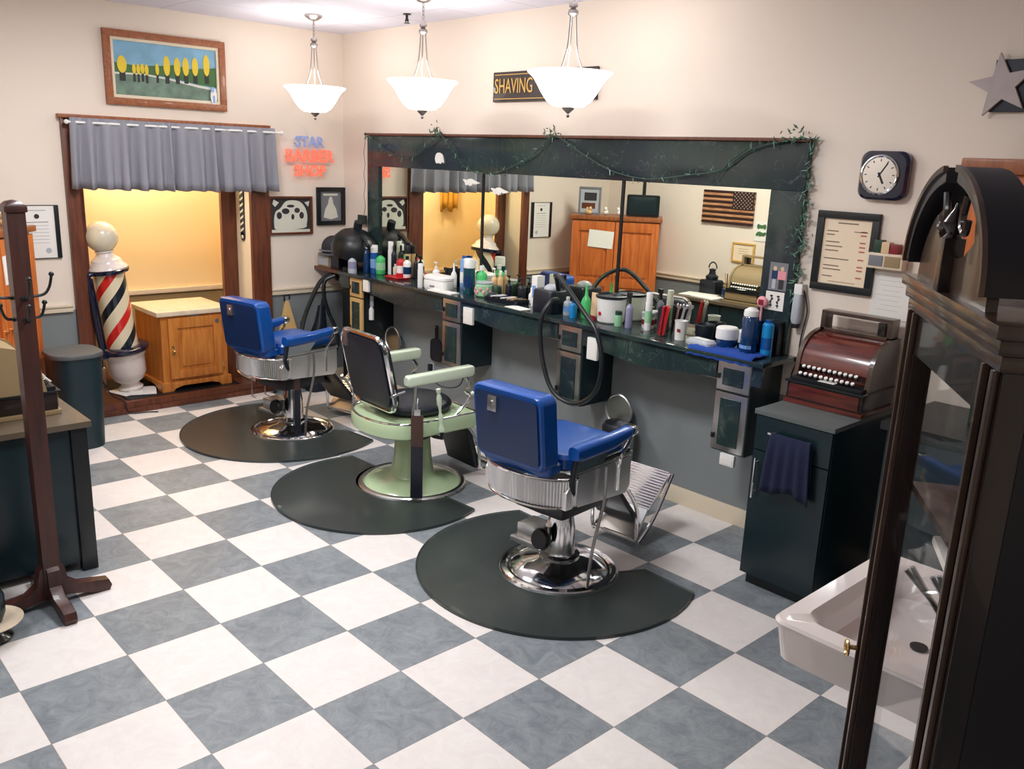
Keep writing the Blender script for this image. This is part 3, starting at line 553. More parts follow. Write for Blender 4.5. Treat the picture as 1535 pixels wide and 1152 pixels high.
BT = [
 ('lotion_bottle', .50, -.25, .15, .06, 'greyl', 'white', 'white squeeze bottle with pointed tip at the far left of the counter', 'lavender', 'cone'),
 ('tonic_bottle', .545, -.165, .2, .045, 'dblue', 'white', 'dark blue bottle with white cap behind the pointed white bottle', None, 'round'),
 ('tonic_bottle', .59, -.13, .195, .056, 'bluel', 'white', 'blue bottle with a broad white cap beside the green gel', 'sky', 'widecap'),
 ('gel_bottle', .645, -.115, .155, .066, 'green', 'black', 'bright green gel bottle in the leftmost cluster', 'lgreen', 'round'),
 ('lotion_bottle', .68, -.055, .225, .04, 'white', 'white', 'tall slim white bottle in the leftmost cluster', None, 'widecap'),
 ('tonic_bottle', .71, -.05, .2, .036, 'nvinyl', 'black', 'tall black bottle just right of the slim white one', None, 'round'),
 ('small_bottle', .755, -.07, .08, .03, 'cream', 'white', 'tiny cream bottle left of the red bottle', None, 'round'),
 ('aftershave_bottle', .84, -.085, .155, .058, 'red', 'black', 'red bottle with black cap on the red tray', 'white', 'round'),
 ('aftershave_bottle', .86, -.04, .215, .04, 'tan', 'black', 'tall amber bottle with long black cap behind the red bottle', None, 'widecap'),
 ('powder_bottle', .90, -.075, .15, .055, 'white', 'black', 'white bottle with navy label right of the red bottle', 'dblue', 'round'),
 ('small_bottle', .95, -.04, .15, .032, 'nvinyl', 'black', 'small black capped bottle behind the white navy-labelled bottle', None, 'round'),
 ('lotion_bottle', 1.275, -.245, .15, .036, 'white', 'white', 'upright white tube at the counter edge left of the white warmer', None, 'widecap'),
 ('pump_bottle', 1.25, -.1, .15, .05, 'white', 'white', 'white pump bottle behind the towel warmer', None, 'pump'),
 ('lotion_bottle', 1.38, -.06, .15, .04, 'white', 'white', 'white cone tipped bottle right of the white pump bottle', None, 'cone'),
 ('spray_can', 1.46, -.04, .21, .055, 'sky', 'bluel', 'blue and white aerosol can standing against the mirror', 'white', 'can'),
 ('mouthwash_bottle', 1.63, -.145, .215, .072, 'teal', 'white', 'large teal bottle with white cap left of the green gel', 'dblue', 'widecap'),
 ('gel_bottle', 1.685, -.09, .175, .066, 'green', 'white', 'green gel bottle beside the large teal bottle', 'lgreen', 'round'),
 ('lotion_bottle', 1.745, -.04, .165, .04, 'tan', 'white', 'tan bottle behind the patterned jar', None, 'pump'),
 ('lotion_bottle', 1.80, -.04, .155, .035, 'tan', 'white', 'slim tan bottle with white lid right of the patterned jar', None, 'round'),
 ('pump_bottle', 1.90, -.06, .14, .042, 'nvinyl', 'black', 'black pump bottle at the back left of the comb tray', None, 'pump'),
 ('pump_bottle', 2.00, -.05, .135, .05, 'nvinyl', 'black', 'black pump bottle at the back right of the comb tray', None, 'pump'),
 ('small_bottle', 2.08, -.05, .09, .03, 'white', 'white', 'small white cone bottle behind the comb tray', None, 'cone'),
 ('spray_bottle', 2.47, -.15, .1, .048, 'greyl', 'white', 'clear and white bottle right of the black clipper box', 'sky', 'round'),
 ('small_bottle', 2.545, -.185, .1, .042, 'cyan', 'bluel', 'bright blue bottle next to the tall green one', None, 'round'),
 ('gel_bottle', 2.575, -.12, .17, .054, 'green', 'green', 'tall green bottle right of the blue bottle', None, 'cone'),
 ('cream_tube', 2.645, -.13, .145, .042, 'skin', 'dred', 'tan tube standing between the green bottle and white towel pot', None, 'tube'),
 ('small_jar', 2.83, -.15, .078, .04, 'lgreen', 'dgreen', 'small pale green jar in front of the white towel pot', None, 'widecap'),
 ('spray_bottle', 2.895, -.145, .185, .038, 'lavender', 'dsteel', 'slim grey spray bottle right of the white towel pot', None, 'spray'),
 ('lotion_bottle', 2.985, -.105, .19, .036, 'white', 'white', 'tall slim white bottle left of the comb jar', 'lgreen', 'widecap'),
 ('aerosol_can', 3.675, -.13, .165, .052, 'cyan', 'bluel', 'bright blue can at the right end of the counter', 'bluel', 'can')]
for a in BT: bottle(*a)
tag(B().loft([[(q[0] * s, q[1] * s, z) for q in rrect(.17, .12, .02)] for s, z in ((.9, 0), (1, .012), (.95, .012), (.88, .005))]).put('red_tray', 'red', None, (.87, -.13, CZ)), 'shallow red tray in front of the red bottle', 'tray')
t = thing('towel_warmer', 'low white appliance with rounded top near the left sink section', 'appliance', (1.40, -.195, CZ), R(4))
B().loft([[(q[0] * s, q[1] * s, z) for q in rrect(.2, .11, .035)] for s, z in ((.94, 0), (1, .01), (1, .055), (.96, .06))]).put('body', 'white', t)
B().loft([[(q[0] * s, q[1] * s, z) for q in rrect(.2, .11, .035)] for s, z in ((.95, .061), (1.01, .064), (1.0, .078), (.85, .09))]).put('lid', 'white', t)
B().box(-.02, .02, -.06, -.052, .02, .03, bev=.002).put('switch', 'grey', t)
tag(B().loft([[(q[0] * s, q[1] * s, z) for q in rrect(.22, .08, .01)] for s, z in ((1, 0), (1, .006), (.97, .006))]).put('folded_paper', 'paper', None, (1.5, -.24, CZ), (0, 0, .06)), 'folded white paper lying at the counter edge right of the white warmer', 'paper')
for k, (x, y) in enumerate(((1.30, -.045), (1.335, -.05), (1.53, -.06))):
    b = B().loft([[(q[0] * s, q[1] * s, z) for q in rrect(.032, .04, .012)] for s, z in ((.8, 0), (1, .02), (.9, .09), (1.0, .105), (.7, .115))]); b.box(-.015, .015, -.022, -.016, .1, .12)
    tag(b.put('hair_clipper', 'nvinyl', None, (x, y, CZ), (0, 0, k)), ('black hair clipper standing behind the white warmer, left of a pair', 'black hair clipper standing behind the white warmer, right of a pair', 'black hair clipper standing left of the large teal bottle')[k], 'hair clipper', 'black clippers against the mirror')
t = thing('patterned_jar', 'wide pale jar with pink and green pattern before the green gel', 'jar', (1.755, -.125, CZ))
B().lathe([(0, 0), (.045, 0), (.055, .01), (.056, .07), (.05, .078), (0, .078)], n=28).put('body', 'lgreen', t)
b = B()
for k in range(16):
    a = k * 2 * PI / 16; b.sph((.055 * math.cos(a), .055 * math.sin(a), .03 + .02 * (k % 2)), (.009, .009, .014), n=8)
b.put('pink_dots', 'pink', t); B().lathe([(.05, .078), (.054, .08), (.054, .088), (0, .09)], n=28).put('lid', 'greyl', t)
tag(B().lathe([(0, 0), (.028, 0), (.03, .01), (.03, .065), (.026, .072), (0, .072)], n=20).put('small_jar', 'dgreen', None, (1.825, -.09, CZ)), 'dark green jar just right of the patterned jar', 'jar')
tag(B().sph((0, 0, .022), (.04, .028, .022), n=18).box(-.05, .0, -.012, .012, .0, .02, bev=.005).put('hair_trimmer', 'nvinyl', None, (1.87, -.16, CZ), (0, 0, .4)), 'black rounded trimmer lying in front of the dark green jar', 'trimmer')
t = thing('comb_tray', 'dark tray of combs and small tools at the middle of the counter', 'tray', (2.0, -.15, CZ), R(2))
B().loft([[(q[0] * s, q[1] * s, z) for q in rrect(.24, .12, .015)] for s, z in ((.95, 0), (1, .025), (.96, .025), (.93, .006))]).put('tray', 'nvinyl', t)
for k in range(7):
    x = -.09 + k * .03; c_ = ('white', 'greyl', 'nvinyl', 'white', 'tan', 'grey', 'brass')[k]
    tag(B().box(-.008, .008, -.045, .045, 0, .006, bev=.002).cyl((0, -.045, .003), (0, -.06, .003), .004, n=8).put('comb', c_, None, (2.0 + x, -.15, CZ + .027 - .0), (0, 0, .3 * math.sin(k * 2))), ('white comb at the left end of the comb tray', 'light grey comb second from the left in the comb tray', 'black comb third from the left in the comb tray', 'white comb in the middle of the comb tray', 'tan comb right of the middle of the comb tray', 'grey comb near the right end of the comb tray', 'brass comb at the right end of the comb tray')[k], 'comb', 'combs in the dark tray')
t = thing('tissue_box', 'tall narrow white box left of the black clipper box', 'box', (2.175, -.09, CZ)); B().box(-.022, .022, -.03, .03, 0, .175, bev=.003).put('box', 'white', t); B().box(-.014, .014, -.0315, -.03, .05, .12).put('print', 'sky', t)
tag(B().box(-.075, .075, -.04, .04, 0, .003, bev=.001).put('white_cloth', 'paper', None, (2.17, -.235, CZ), (0, 0, -.1)), 'white paper towel lying at the counter edge by the tall box', 'paper towel')
t = thing('clipper_box', 'bulky black box with the hose plugged in at the centre of the counter', 'box', (2.345, -.15, CZ))
B().loft([[(q[0] * s, q[1] * s, z) for q in rrect(.17, .16, .03)] for s, z in ((.95, 0), (1, .01), (.96, .115), (.88, .125))]).put('body', 'nvinyl', t)
B().box(-.06, .06, -.075, -.07, .03, .08, bev=.002).put('vent_grille', 'dsteel', t); B().sph((.0, .0, .125), (.045, .045, .03)).put('dome_lid', 'greyl', t)
H2 = [(2.40, -.15, .99), (2.43, -.2, 1.07), (2.483, -.27, 1.115), (2.55, -.30, 1.107), (2.66, -.315, 1.03), (2.76, -.32, .95), (2.835, -.32, .877), (2.885, -.32, .73), (2.85, -.32, .567), (2.716, -.32, .475), (2.56, -.32, .505), (2.475, -.32, .64), (2.434, -.315, .80), (2.44, -.31, .9), (2.455, -.26, .975), (2.44, -.2, .975)]
tag(B().tube(catmull(H2, 8), .0125, 10).put('vacuum_hose', 'hose'), 'black hose looping down in front of the counter at its centre', 'hose')
tag(B().cyl((0, 0, 0), (0, 0, .19), .012, .009, n=12).put('black_rod', 'nvinyl', None, (2.30, -.035, CZ)), 'tall thin black rod standing behind the black clipper box', 'rod')
t = thing('towel_pot', 'white pot with dark rim and red dot right of centre on the counter', 'pot', (2.735, -.1, CZ))
B().lathe([(0, 0), (.062, 0), (.07, .008), (.078, .13), (.074, .135), (.068, .12), (.06, .02), (0, .02)], n=32).put('body', 'white', t)
B().lathe([(.079, .128), (.084, .132), (.084, .142), (.076, .144), (.072, .136)], n=32).put('rim', 'nvinyl', t)
b = B(); a0 = R(-100); b.sph((.0735 * math.cos(a0), .0735 * math.sin(a0), .05), (.011, .003, .011), n=14); b.put('red_dot', 'red', t)
t = thing('round_tub', 'short white tub between the spray bottle and tall white bottle', 'tub', (2.945, -.05, CZ)); B().lathe([(0, 0), (.032, 0), (.034, .06), (0, .06)], n=24).put('body', 'white', t); B().lathe([(.034, .02), (.0348, .02), (.0348, .045), (.034, .045)], n=24).put('paper_label', 'dred', t); B().lathe([(0, .06), (.036, .06), (.036, .08), (0, .082)], n=24).put('lid', 'greyl', t)
tag(B().lathe([(0, 0), (.03, 0), (.03, .125), (.027, .125), (.027, .01), (0, .01)], n=24).put('black_canister', 'nvinyl', None, (3.06, -.08, CZ)), 'black canister behind the comb jar', 'canister')
t = thing('comb_jar', 'clear jar of red combs near the right of the counter', 'jar', (3.125, -.175, CZ)); B().lathe([(0, 0), (.026, 0), (.028, .1), (.026, .1), (.024, .006), (0, .006)], n=24).put('jar', 'glass', t)
for k in range(5):
    a = k * 1.25; tag(B().box(-.009, .009, -.002, .002, 0, .13, bev=.0015).sph((0, 0, .135), (.011, .004, .012), n=10).put('red_comb', 'red' if k != 3 else 'dred', None, (3.125 + .011 * math.cos(a), -.175 + .011 * math.sin(a), CZ + .008), (.1 * math.sin(a), .16 * math.cos(a), a)), 'red comb standing in the clear jar', 'comb', 'red combs in the clear jar')
for k in range(3): tag(B().box(-.006, .006, -.0015, .0015, 0, .15, bev=.001).sph((.008, 0, .155), (.007, .003, .012), n=8).sph((-.008, 0, .155), (.007, .003, .012), n=8).put('scissors', 'bchrome', None, (3.165 + .014 * k, -.13 + .01 * k, CZ), (0, .13 + .06 * k, .4 * k)), 'steel scissors leaning beside the jar of red combs', 'scissors', 'steel scissors beside the comb jar')
t = thing('paper_cup', 'white paper cup right of the jar of red combs', 'cup', (3.225, -.155, CZ)); B().lathe([(0, 0), (.026, 0), (.03, .088), (.032, .092), (.028, .092), (.024, .004), (0, .004)], n=24).put('cup', 'white', t); B().box(.0, .018, -.0292, -.0285, .04, .055).put('printed_mark', 'dred', t)
t = thing('black_bowl', 'wide black shaving bowl behind the silver clipper', 'bowl', (3.30, -.065, CZ)); B().lathe([(0, 0), (.04, 0), (.048, .075), (.046, .078), (.042, .07), (.036, .008), (0, .008)], n=28).put('bowl', 'nvinyl', t)
t = thing('silver_clipper', 'silver clipper lying at the counter edge by the blue cloth', 'hair clipper', (3.375, -.19, CZ), R(-8)); B().loft([[(q[0] * s, q[1] * s, z) for q in rrect(.15, .075, .02)] for s, z in ((.92, 0), (1, .008), (.97, .022), (.8, .032))]).put('body', 'greyl', t); B().box(-.04, .04, -.01, .015, .031, .034, bev=.001).put('blade_cover', 'paper', t)
b = B(); V = []
for i in range(15): V.append([b.bm.verts.new((.17 * (i / 14 - .5) * 2, -.075 + .15 * j / 9 if True else 0, .004 + .006 * math.sin(i * 1.3 + j * .9) ** 2 - (.035 if j == 0 else 0))) for j in range(10)])
for i in range(14):
    for j in range(9): b.bm.faces.new((V[i][j], V[i + 1][j], V[i + 1][j + 1], V[i][j + 1]))
o = b.put('blue_cloth', 'bluecloth', None, (3.53, -.212, CZ + .003), smooth=60); md = o.modifiers.new('s', 'SOLIDIFY'); md.thickness = .002; md.offset = 1
tag(o, 'crumpled royal blue cloth hanging over the right end of the counter edge', 'cloth')
for k, (x, y, lab) in enumerate(((3.47, -.135, 'round white tub on the blue cloth, nearer the counter edge'), (3.545, -.075, 'round white tub close against the mirror behind its twin'))):
    t = thing('wax_tub', lab, 'tub', (x, y, CZ + (.012 if k == 0 else 0)), 0, 'round white tubs beside the disinfectant jar')
    B().lathe([(0, 0), (.046, 0), (.048, .006), (.048, .035), (0, .035)], n=32).put('base', 'dblue', t); B().lathe([(0, .035), (.05, .035), (.051, .04), (.05, .082), (.044, .088), (0, .088)], n=32).put('lid', 'white', t)
t = thing('disinfectant_jar', 'tall deep blue disinfectant jar with white lid at the right end', 'jar', (3.605, -.165, CZ))
B().lathe([(0, 0), (.036, 0), (.038, .006), (.036, .165), (.03, .175), (0, .175)], n=32).put('jar', 'dblue', t)
B().lathe([(0, .175), (.033, .175), (.034, .185), (.032, .2), (.014, .212), (0, .213)], n=28).put('lid', 'white', t)
b = B()
for k in range(4): a = R(-130 + k * 26); b.box(-.008, .008, -.001, .001, .03, .045, T=Matrix.Translation((.0375 * math.cos(a), .0375 * math.sin(a), 0)) @ Matrix.Rotation(a + PI / 2, 4, 'Z'))
b.put('label_print', 'sky', t)
tag(B().sph((0, 0, 0), (.027, .012, .027), n=18).cyl((0, 0, -.085), (0, 0, -.025), .005, n=8).box(-.012, .012, -.014, -.011, -.012, .012, 1, bev=.002).put('round_brush', ['pink', 'dred']  , None, (3.585, -.055, 1.115 )), 'round pink brush standing up behind the disinfectant jar', 'brush')
tag(B().lathe([(0, 0), (.02, 0), (.022, .14), (.019, .14), (.017, .006), (0, .006)], n=20).put('brush_cup', 'dblue', None, (3.585, -.055, CZ)), 'narrow blue cup holding the round pink brush', 'cup')
tag(B().box(-.035, .035, -.0, .055, 0, .15, bev=.003).put('black_speaker', 'nvinyl', None, (3.665, -.085, CZ)), 'black box standing behind the bright blue can', 'box')
# photo and drawing on the right marble stile
t = hang('photo_print', 'small photo of two standing people stuck on the right marble stile', 'photo', WA, 3.64, -.036, 1.235)
b = B(); flat(b, rect(-.045, .045, -.062, .062), 0, .002, Matrix(), 0)
for x, m_, w_ in ((-.018, 1, .014), (.018, 2, .02)):
    flat(b, ell(x, .035, .009, .011, 12), .002, .003, Matrix(), 3); flat(b, rect(x - w_, x + w_, -.012, .026), .002, .003, Matrix(), m_); flat(b, rect(x - w_ * .6, x + w_ * .6, -.055, -.012), .002, .0028, Matrix(), 4 if m_ == 1 else 5)
b.put('print', ['grey', 'dblue', 'pink', 'skin', 'greyl', 'inkd'], t)
t = hang('drawing_card', 'square white card with a black ink drawing under the photo', 'card', WA, 3.635, -.036, 1.125)
b = B(); flat(b, rect(-.046, .046, -.042, .042), 0, .002, Matrix(), 0)
for s in (-1, 1):
    for q in range(4): flat(b, ell(.017 * s + .004 * math.sin(q * 2), .022 - q * .014, .008, .005, 8, q), .002, .0028, Matrix(), 1)
    flat(b, rect(.017 * s - .002, .017 * s + .002, -.032, .02), .002, .0026, Matrix(), 1)
b.put('card', ['paper', 'inkd'], t)
t = thing('hanging_clipper', 'pale grey corded clipper hanging on the wall right of the mirror', 'hair clipper', (3.745, -.003, 1.05))
B().loft([[(q[0] * s, q[1] * s - .025, z) for q in rrect(.045, .04, .015)] for s, z in ((.7, -.01), (1, .01), (.95, .1), (.7, .125))]).put('body', 'greyl', t); B().box(-.018, .02, -.04, 0, .12, .165, bev=.004).put('holder', 'white', t); B().box(-.012, .012, -.04, -.01, -.03, -.01, bev=.003).put('blade', 'dsteel', t)
tag(B().tube(catmull([(3.765, -.025, 1.19), (3.785, -.012, 1.1), (3.77, -.01, .98), (3.765, -.01, .88), (3.745, -.01, .80), (3.735, -.012, .7)], 6), .0035, 6).put('thin_cord', 'hose'), 'thin black cord running down the wall from the grey clipper', 'cord')

# garland
G = [(.38, 1.80), (.393, 1.806), (.555, 1.733), (.75, 1.68), (.935, 1.685), (1.111, 1.771), (1.204, 1.833), (1.313, 1.754), (1.48, 1.63), (1.65, 1.605), (1.813, 1.63), (2.031, 1.712), (2.207, 1.822), (2.387, 1.755), (2.629, 1.66), (2.873, 1.627), (3.131, 1.657), (3.296, 1.684), (3.443, 1.776), (3.604, 1.816), (3.712, 1.828)]
P = catmull([(x, -.058, z) for x, z in G], 6)
P2 = catmull([(3.722, -.03, 1.83 - .075 * i + 0) for i in range(11)], 5); P2 = [(x + .012 * math.sin(i * .7), y, z) for i, (x, y, z) in enumerate(P2)]
P3 = catmull([(.372, -.06, 1.80 - .09 * i) for i in range(7)], 4); P3 = [(x - .006 + .008 * math.sin(i), y, z) for i, (x, y, z) in enumerate(P3)]
t = thing('string_light_garland', 'thin green leafy string lights draped along the top and sides of the mirror', 'string lights', (2.04, -.058, 1.83))
o = B().tube([(x - 2.04, y + .058, z - 1.83) for x, y, z in P], .0028, 5).tube([(x - 2.04, y + .058, z - 1.83) for x, y, z in P2], .0028, 5).tube([(x - 2.04, y + .058, z - 1.83) for x, y, z in P3], .0018, 5)
o.tube([(x - 2.04, -.004, z - 1.83) for x, z in ((2.207, 1.822), (2.15, 1.74), (2.11, 1.65), (2.09, 1.61))], .0016, 5).tube([(x - 2.04, -.004, z - 1.83) for x, z in ((3.443, 1.79), (3.34, 1.72), (3.26, 1.62))], .0016, 5).put('wire', 'wire', t)
b = B(); bb = B(); rr_ = random.Random(5)
def leaf(b, p, L):
    a = rr_.uniform(0, 2 * PI); e = rr_.uniform(-.4, .4); M = Matrix.Translation(p) @ Matrix.Rotation(a, 4, 'Y') @ Matrix.Rotation(e, 4, 'X')
    b.loft([[(0, 0, 0), (.0003, -.0003, 0), (0, -.0006, 0)], [(L * .5, 0, L * .16), (L * .5, -.001, 0), (L * .5, 0, -L * .16)], [(L, 0, 0), (L, -.0003, 0), (L, 0, -.0003)]], T=M)
for i, p in enumerate(P + P2 * 3):
    q = (p[0] - 2.04 + rr_.uniform(-.006, .006), p[1] + .058 - rr_.uniform(0, .006), p[2] - 1.83 + rr_.uniform(-.01, .01)); leaf(b, q, rr_.uniform(.015, .03))
    if i % 4 == 0: M = Matrix.Rotation(rr_.uniform(0, 6), 4, 'Y'); e = M @ Vector((.028, 0, 0)); bb.cyl(q, (q[0] + e.x, q[1] - .004, q[2] + e.z), .0028, .001, n=6)
for cx, n_ in ((1.19, 50), (2.2, 22), (3.66, 18), (3.725, 25)):
    for _ in range(n_): leaf(b, (cx - 2.04 + rr_.gauss(0, .03), -rr_.uniform(0, .02), (.015 if cx != 3.725 else -.42) + rr_.gauss(0, .014 if cx != 3.725 else .05)), rr_.uniform(.015, .035))
b.put('leaves', 'leaf', t)['kind'] = 'stuff'; bb.put('bulbs', 'gbulb', t)['kind'] = 'stuff'
for k, (x, z, y, lab) in enumerate(((1.19, 1.68, -.037, 'white shell shaped ornament on the marble band near its left end'), (1.472, 1.545, -.021, 'white scalloped ornament at the top edge of the left mirror panel'), (1.735, 1.505, -.021, 'white scalloped ornament at the top left of the middle mirror panel'))):
    b = B()
    if k == 0: out = catmull([(-.045, .0), (-.03, .03), (.0, .036), (.03, .02), (.045, -.025), (.03, -.02), (.012, -.032), (-.01, -.026), (-.03, -.03)], 4, True)
    else: out = catmull([(-.065, .018), (-.03, .014), (.0, .024), (.04, .012), (.085, .0), (.05, -.008), (.03, -.003), (.01, -.02), (-.012, -.012), (-.035, -.016), (-.045, .002)], 4, True)
    flat(b, out, 0, .008, Matrix()); 
    for q in range(5): b.tube([(-.03 + q * .015, -.015, .008), (-.028 + q * .013, .012, .009)], .0025, 5)
    t = hang('shell_ornament', lab, 'ornament', WA, x, y, z, 'white ornaments on the mirror'); b.put('shell', 'paper', t)

# ================================================================== RIGHT PART OF THE BACK WALL
t = hang('painted_sign', 'long dark wooden sign with gold SHAVING lettering, partly behind a pendant lamp', 'sign', WA, 2.06, -.002, 2.095)
B().box(-.405, .405, -.082, .082, 0, .018, bev=.004).put('board', 'signb', t)
b = B(); b.box(-.39, .39, .064, .068, .018, .0195).box(-.39, .39, -.068, -.064, .018, .0195); b.put('border_line', 'gold', t)
me = text('SHAVING', .115, .001, xs=.66); B().add(me, Matrix.Translation((-.228, 0, .02))).put('lettering', 'gold', t)
# clock
t = hang('wall_clock', 'square navy wall clock with round white dial above the price list', 'clock', WA, 4.05, -.002, 1.69)
B().loft([[(q[0], q[1], z) for q in rrect(.2 * s, .19 * s, .04, 6)] for s, z in ((.94, 0), (1, .01), (1, .03), (.9, .042))]).put('case', 'navy', t)
B().lathe([(.069, .04), (.077, .042), (.079, .047), (.073, .05), (.068, .046)], c=(-.01, .002, 0), n=48).put('bezel', 'chrome', t)
b = B(); flat(b, ell(0, 0, .07, .07, 48), .042, .045, Matrix.Translation((-.01, .002, 0)))
b.put('dial', 'paper', t)
b = B()
for k in range(12): a = k * PI / 6; b.box(.052, .062, -.0018, .0018, .045, .0465, T=Matrix.Translation((-.01, .002, 0)) @ Matrix.Rotation(a, 4, 'Z'))
b.put('hour_marks', 'inkd', t)
for nm, a, L, w in (('hour_hand', R(-62), .038, .0035), ('minute_hand', R(58), .055, .0022)): B().box(-.01, L, -w, w, .047, .0485, T=Matrix.Translation((-.01, .002, 0)) @ Matrix.Rotation(a, 4, 'Z')).put(nm, 'inkd', t)
# price list
t = hang('framed_price_list', 'cream price list in a wide black frame left of the wooden clock case', 'price list', WA, 3.92, -.002, 1.37)
frame_bars(B(), .272, .335, .03, .018).put('frame', 'black', t)
b = B(); flat(b, rect(-.107, .107, -.138, .138), .002, .007, Matrix(), 0)
flat(b, rect(-.045, .045, .117, .122), .007, .008, Matrix(), 1)
for z, w, k2 in ((.085, .05, 0), (.07, .035, 0), (.04, .06, 0), (.022, .075, 1), (.004, .06, 0), (-.03, .11, 1), (-.06, .07, 0), (-.075, .08, 1), (-.105, .045, 1)):
    flat(b, rect(-.09, -.09 + w, z - .0022, z + .0022), .007, .0078, Matrix(), 1)
    flat(b, rect(.06, .085, z + .004 - .003, z + .004 + .003), .007, .0078, Matrix(), 2)
flat(b, rect(.03, .088, .086, .0895), .007, .0078, Matrix(), 1); flat(b, rect(-.06, .06, -.127, -.125), .007, .0078, Matrix(), 1)
b.put('price_sheet', ['cream_paper', 'ink', 'inkr'], t)
t = thing('wall_shelf_radio', 'small tan and grey radio box on the wall right of the price list', 'radio', (4.115, -.002, 1.325))
B().box(-.072, .072, -.055, 0, 0, .062, bev=.003).put('case', 'slab', t); b = B().box(-.065, -.008, -.058, -.055, .01, .052, bev=.001); b.put('speaker_grille', 'grey', t); B().box(0, .062, -.058, -.055, .01, .052, bev=.001).put('front_panel', 'rope', t)
for k, (x, m_, lab) in enumerate(((-.04, 'dgreen', 'little green box on top of the wall radio, leftmost'), (-.008, 'skin', 'little tan box on top of the wall radio, in the middle'), (.028, 'dred', 'little red box on top of the wall radio, rightmost'))):
    tag(B().box(-.016, .016, -.02, .02, 0, .05 - .006 * k, bev=.002).put('small_box', m_, None, (4.115 + x, -.03, 1.3875)), lab, 'box', 'little boxes on the wall radio')
t = hang('paper_notice', 'plain white paper notice taped under the wall radio', 'notice', WA, 4.135, -.002, 1.215)
b = B(); flat(b, rect(-.08, .08, -.095, .095), 0, .002, Matrix(), 0)
for k in range(7): flat(b, rect(-.055 + .01 * (k % 3), .04 + .01 * (k % 2), .06 - k * .02, .0612 - k * .02), .002, .0026, Matrix(), 1)
b.put('sheet', ['paper', 'greyl'], t)
# star plaque
t = hang('star_plaque', 'navy plaque with a rough white star and a white letter S at the right edge', 'plaque', WA, 4.60, -.002, 2.02)
B().box(-.2, .2, -.09, .09, 0, .02, bev=.003).put('board', 'plaque', t)
out = []
for k in range(10):
    a = R(90 + 10 + k * 36); r_ = .115 if k % 2 == 0 else .047; out.append((r_ * math.cos(a), r_ * math.sin(a)))
b = B(); flat(b, out, .02, .035, Matrix.Translation((-.165, 0, 0))); b.put('star', 'starw', t)
me = text('S', .1, .002); B().add(me, Matrix.Translation((-.05, .0, .0215))).put('lettering', 'starw', t)
# orange upper cabinet and dark lower cabinet
t = thing('wall_cabinet', 'orange wood wall cabinet behind the tall wooden case at the right edge', 'cabinet', (4.86, -.003, 1.31))
B().box(-.36, .46, -.38, 0, 0, .40, bev=.004).put('body', 'orange', t); B().box(-.38, .48, -.40, 0, .40, .45, bev=.008).put('cornice', 'frame_wood', t)
for k in range(2):
    x0 = -.34 + k * .4; d = B().box(x0, x0 + .385, -.395, -.381, .02, .385, bev=.004).put('door', 'orange', t); B().cyl((x0 + (.35 if k == 0 else .035), -.395, .1), (x0 + (.35 if k == 0 else .035), -.41, .1), .008, n=10).put('knob', 'brass', d)
tag(B().box(4.50, 5.32, -.40, -.003, 1.28, 1.307, bev=.003).put('wall_shelf', 'greyl'), 'white shelf board right under the orange wall cabinet', 'shelf')
t = thing('base_cabinet', 'dark base cabinet against the wall behind the tall wooden case', 'cabinet', (4.86, -.02, 0))
B().box(-.46, .46, -.45, 0, .05, .80, bev=.004).box(-.44, .44, -.42, 0, 0, .05).put('body', 'dteal', t); B().box(-.48, .48, -.47, 0, .80, .83, bev=.004).put('top', 'black', t)
for k in range(2): x0 = -.45 + k * .45; B().box(x0, x0 + .44, -.463, -.451, .07, .78, bev=.003).put('door', 'dteal', t)
t = thing('mantel_clock', 'dark arch topped clock on the dark base cabinet, seen through glass', 'clock', (4.72, -.2, .83))
out = [(-.13, 0), (.13, 0)] + [(.13 * math.cos(R(a)), .26 + .13 * math.sin(R(a))) for a in range(0, 181, 12)]
B().prism(out, lambda u, v: (u, -.05, v), lambda u, v: (u, .05, v), bev=.006).put('case', 'dgreen', t); B().lathe([(0, 0), (.05, 0), (.05, .006), (0, .008)], c=(0, -.05, .27), n=28, T=Matrix.Rotation(PI / 2, 4, 'X')).put('dial', 'brass', t)
tag(B().box(-.04, .04, -.006, .006, 0, .1, bev=.002).put('white_card', 'paper', None, (4.86, -.34, .9), (.1, 0, .2)), 'white card propped in front of the arch topped clock', 'card')
for k, (x, y, m_, h_, lab) in enumerate(((4.90, -.33, 'yellow', .06, 'mustard tin on the dark base cabinet, under the white card'), (4.98, -.3, 'tan', .16, 'tan jar on the dark base cabinet, left of the amber jar'), (5.06, -.33, 'gold', .2, 'amber jar at the right of the dark base cabinet'))):
    tag(B().lathe([(0, 0), (.045, 0), (.047, h_ * .8), (.03, h_ * .9), (.03, h_), (0, h_)], n=20).put('tin' if k == 0 else 'storage_jar', m_, None, (x, y, .8305)), lab, 'jar', None)

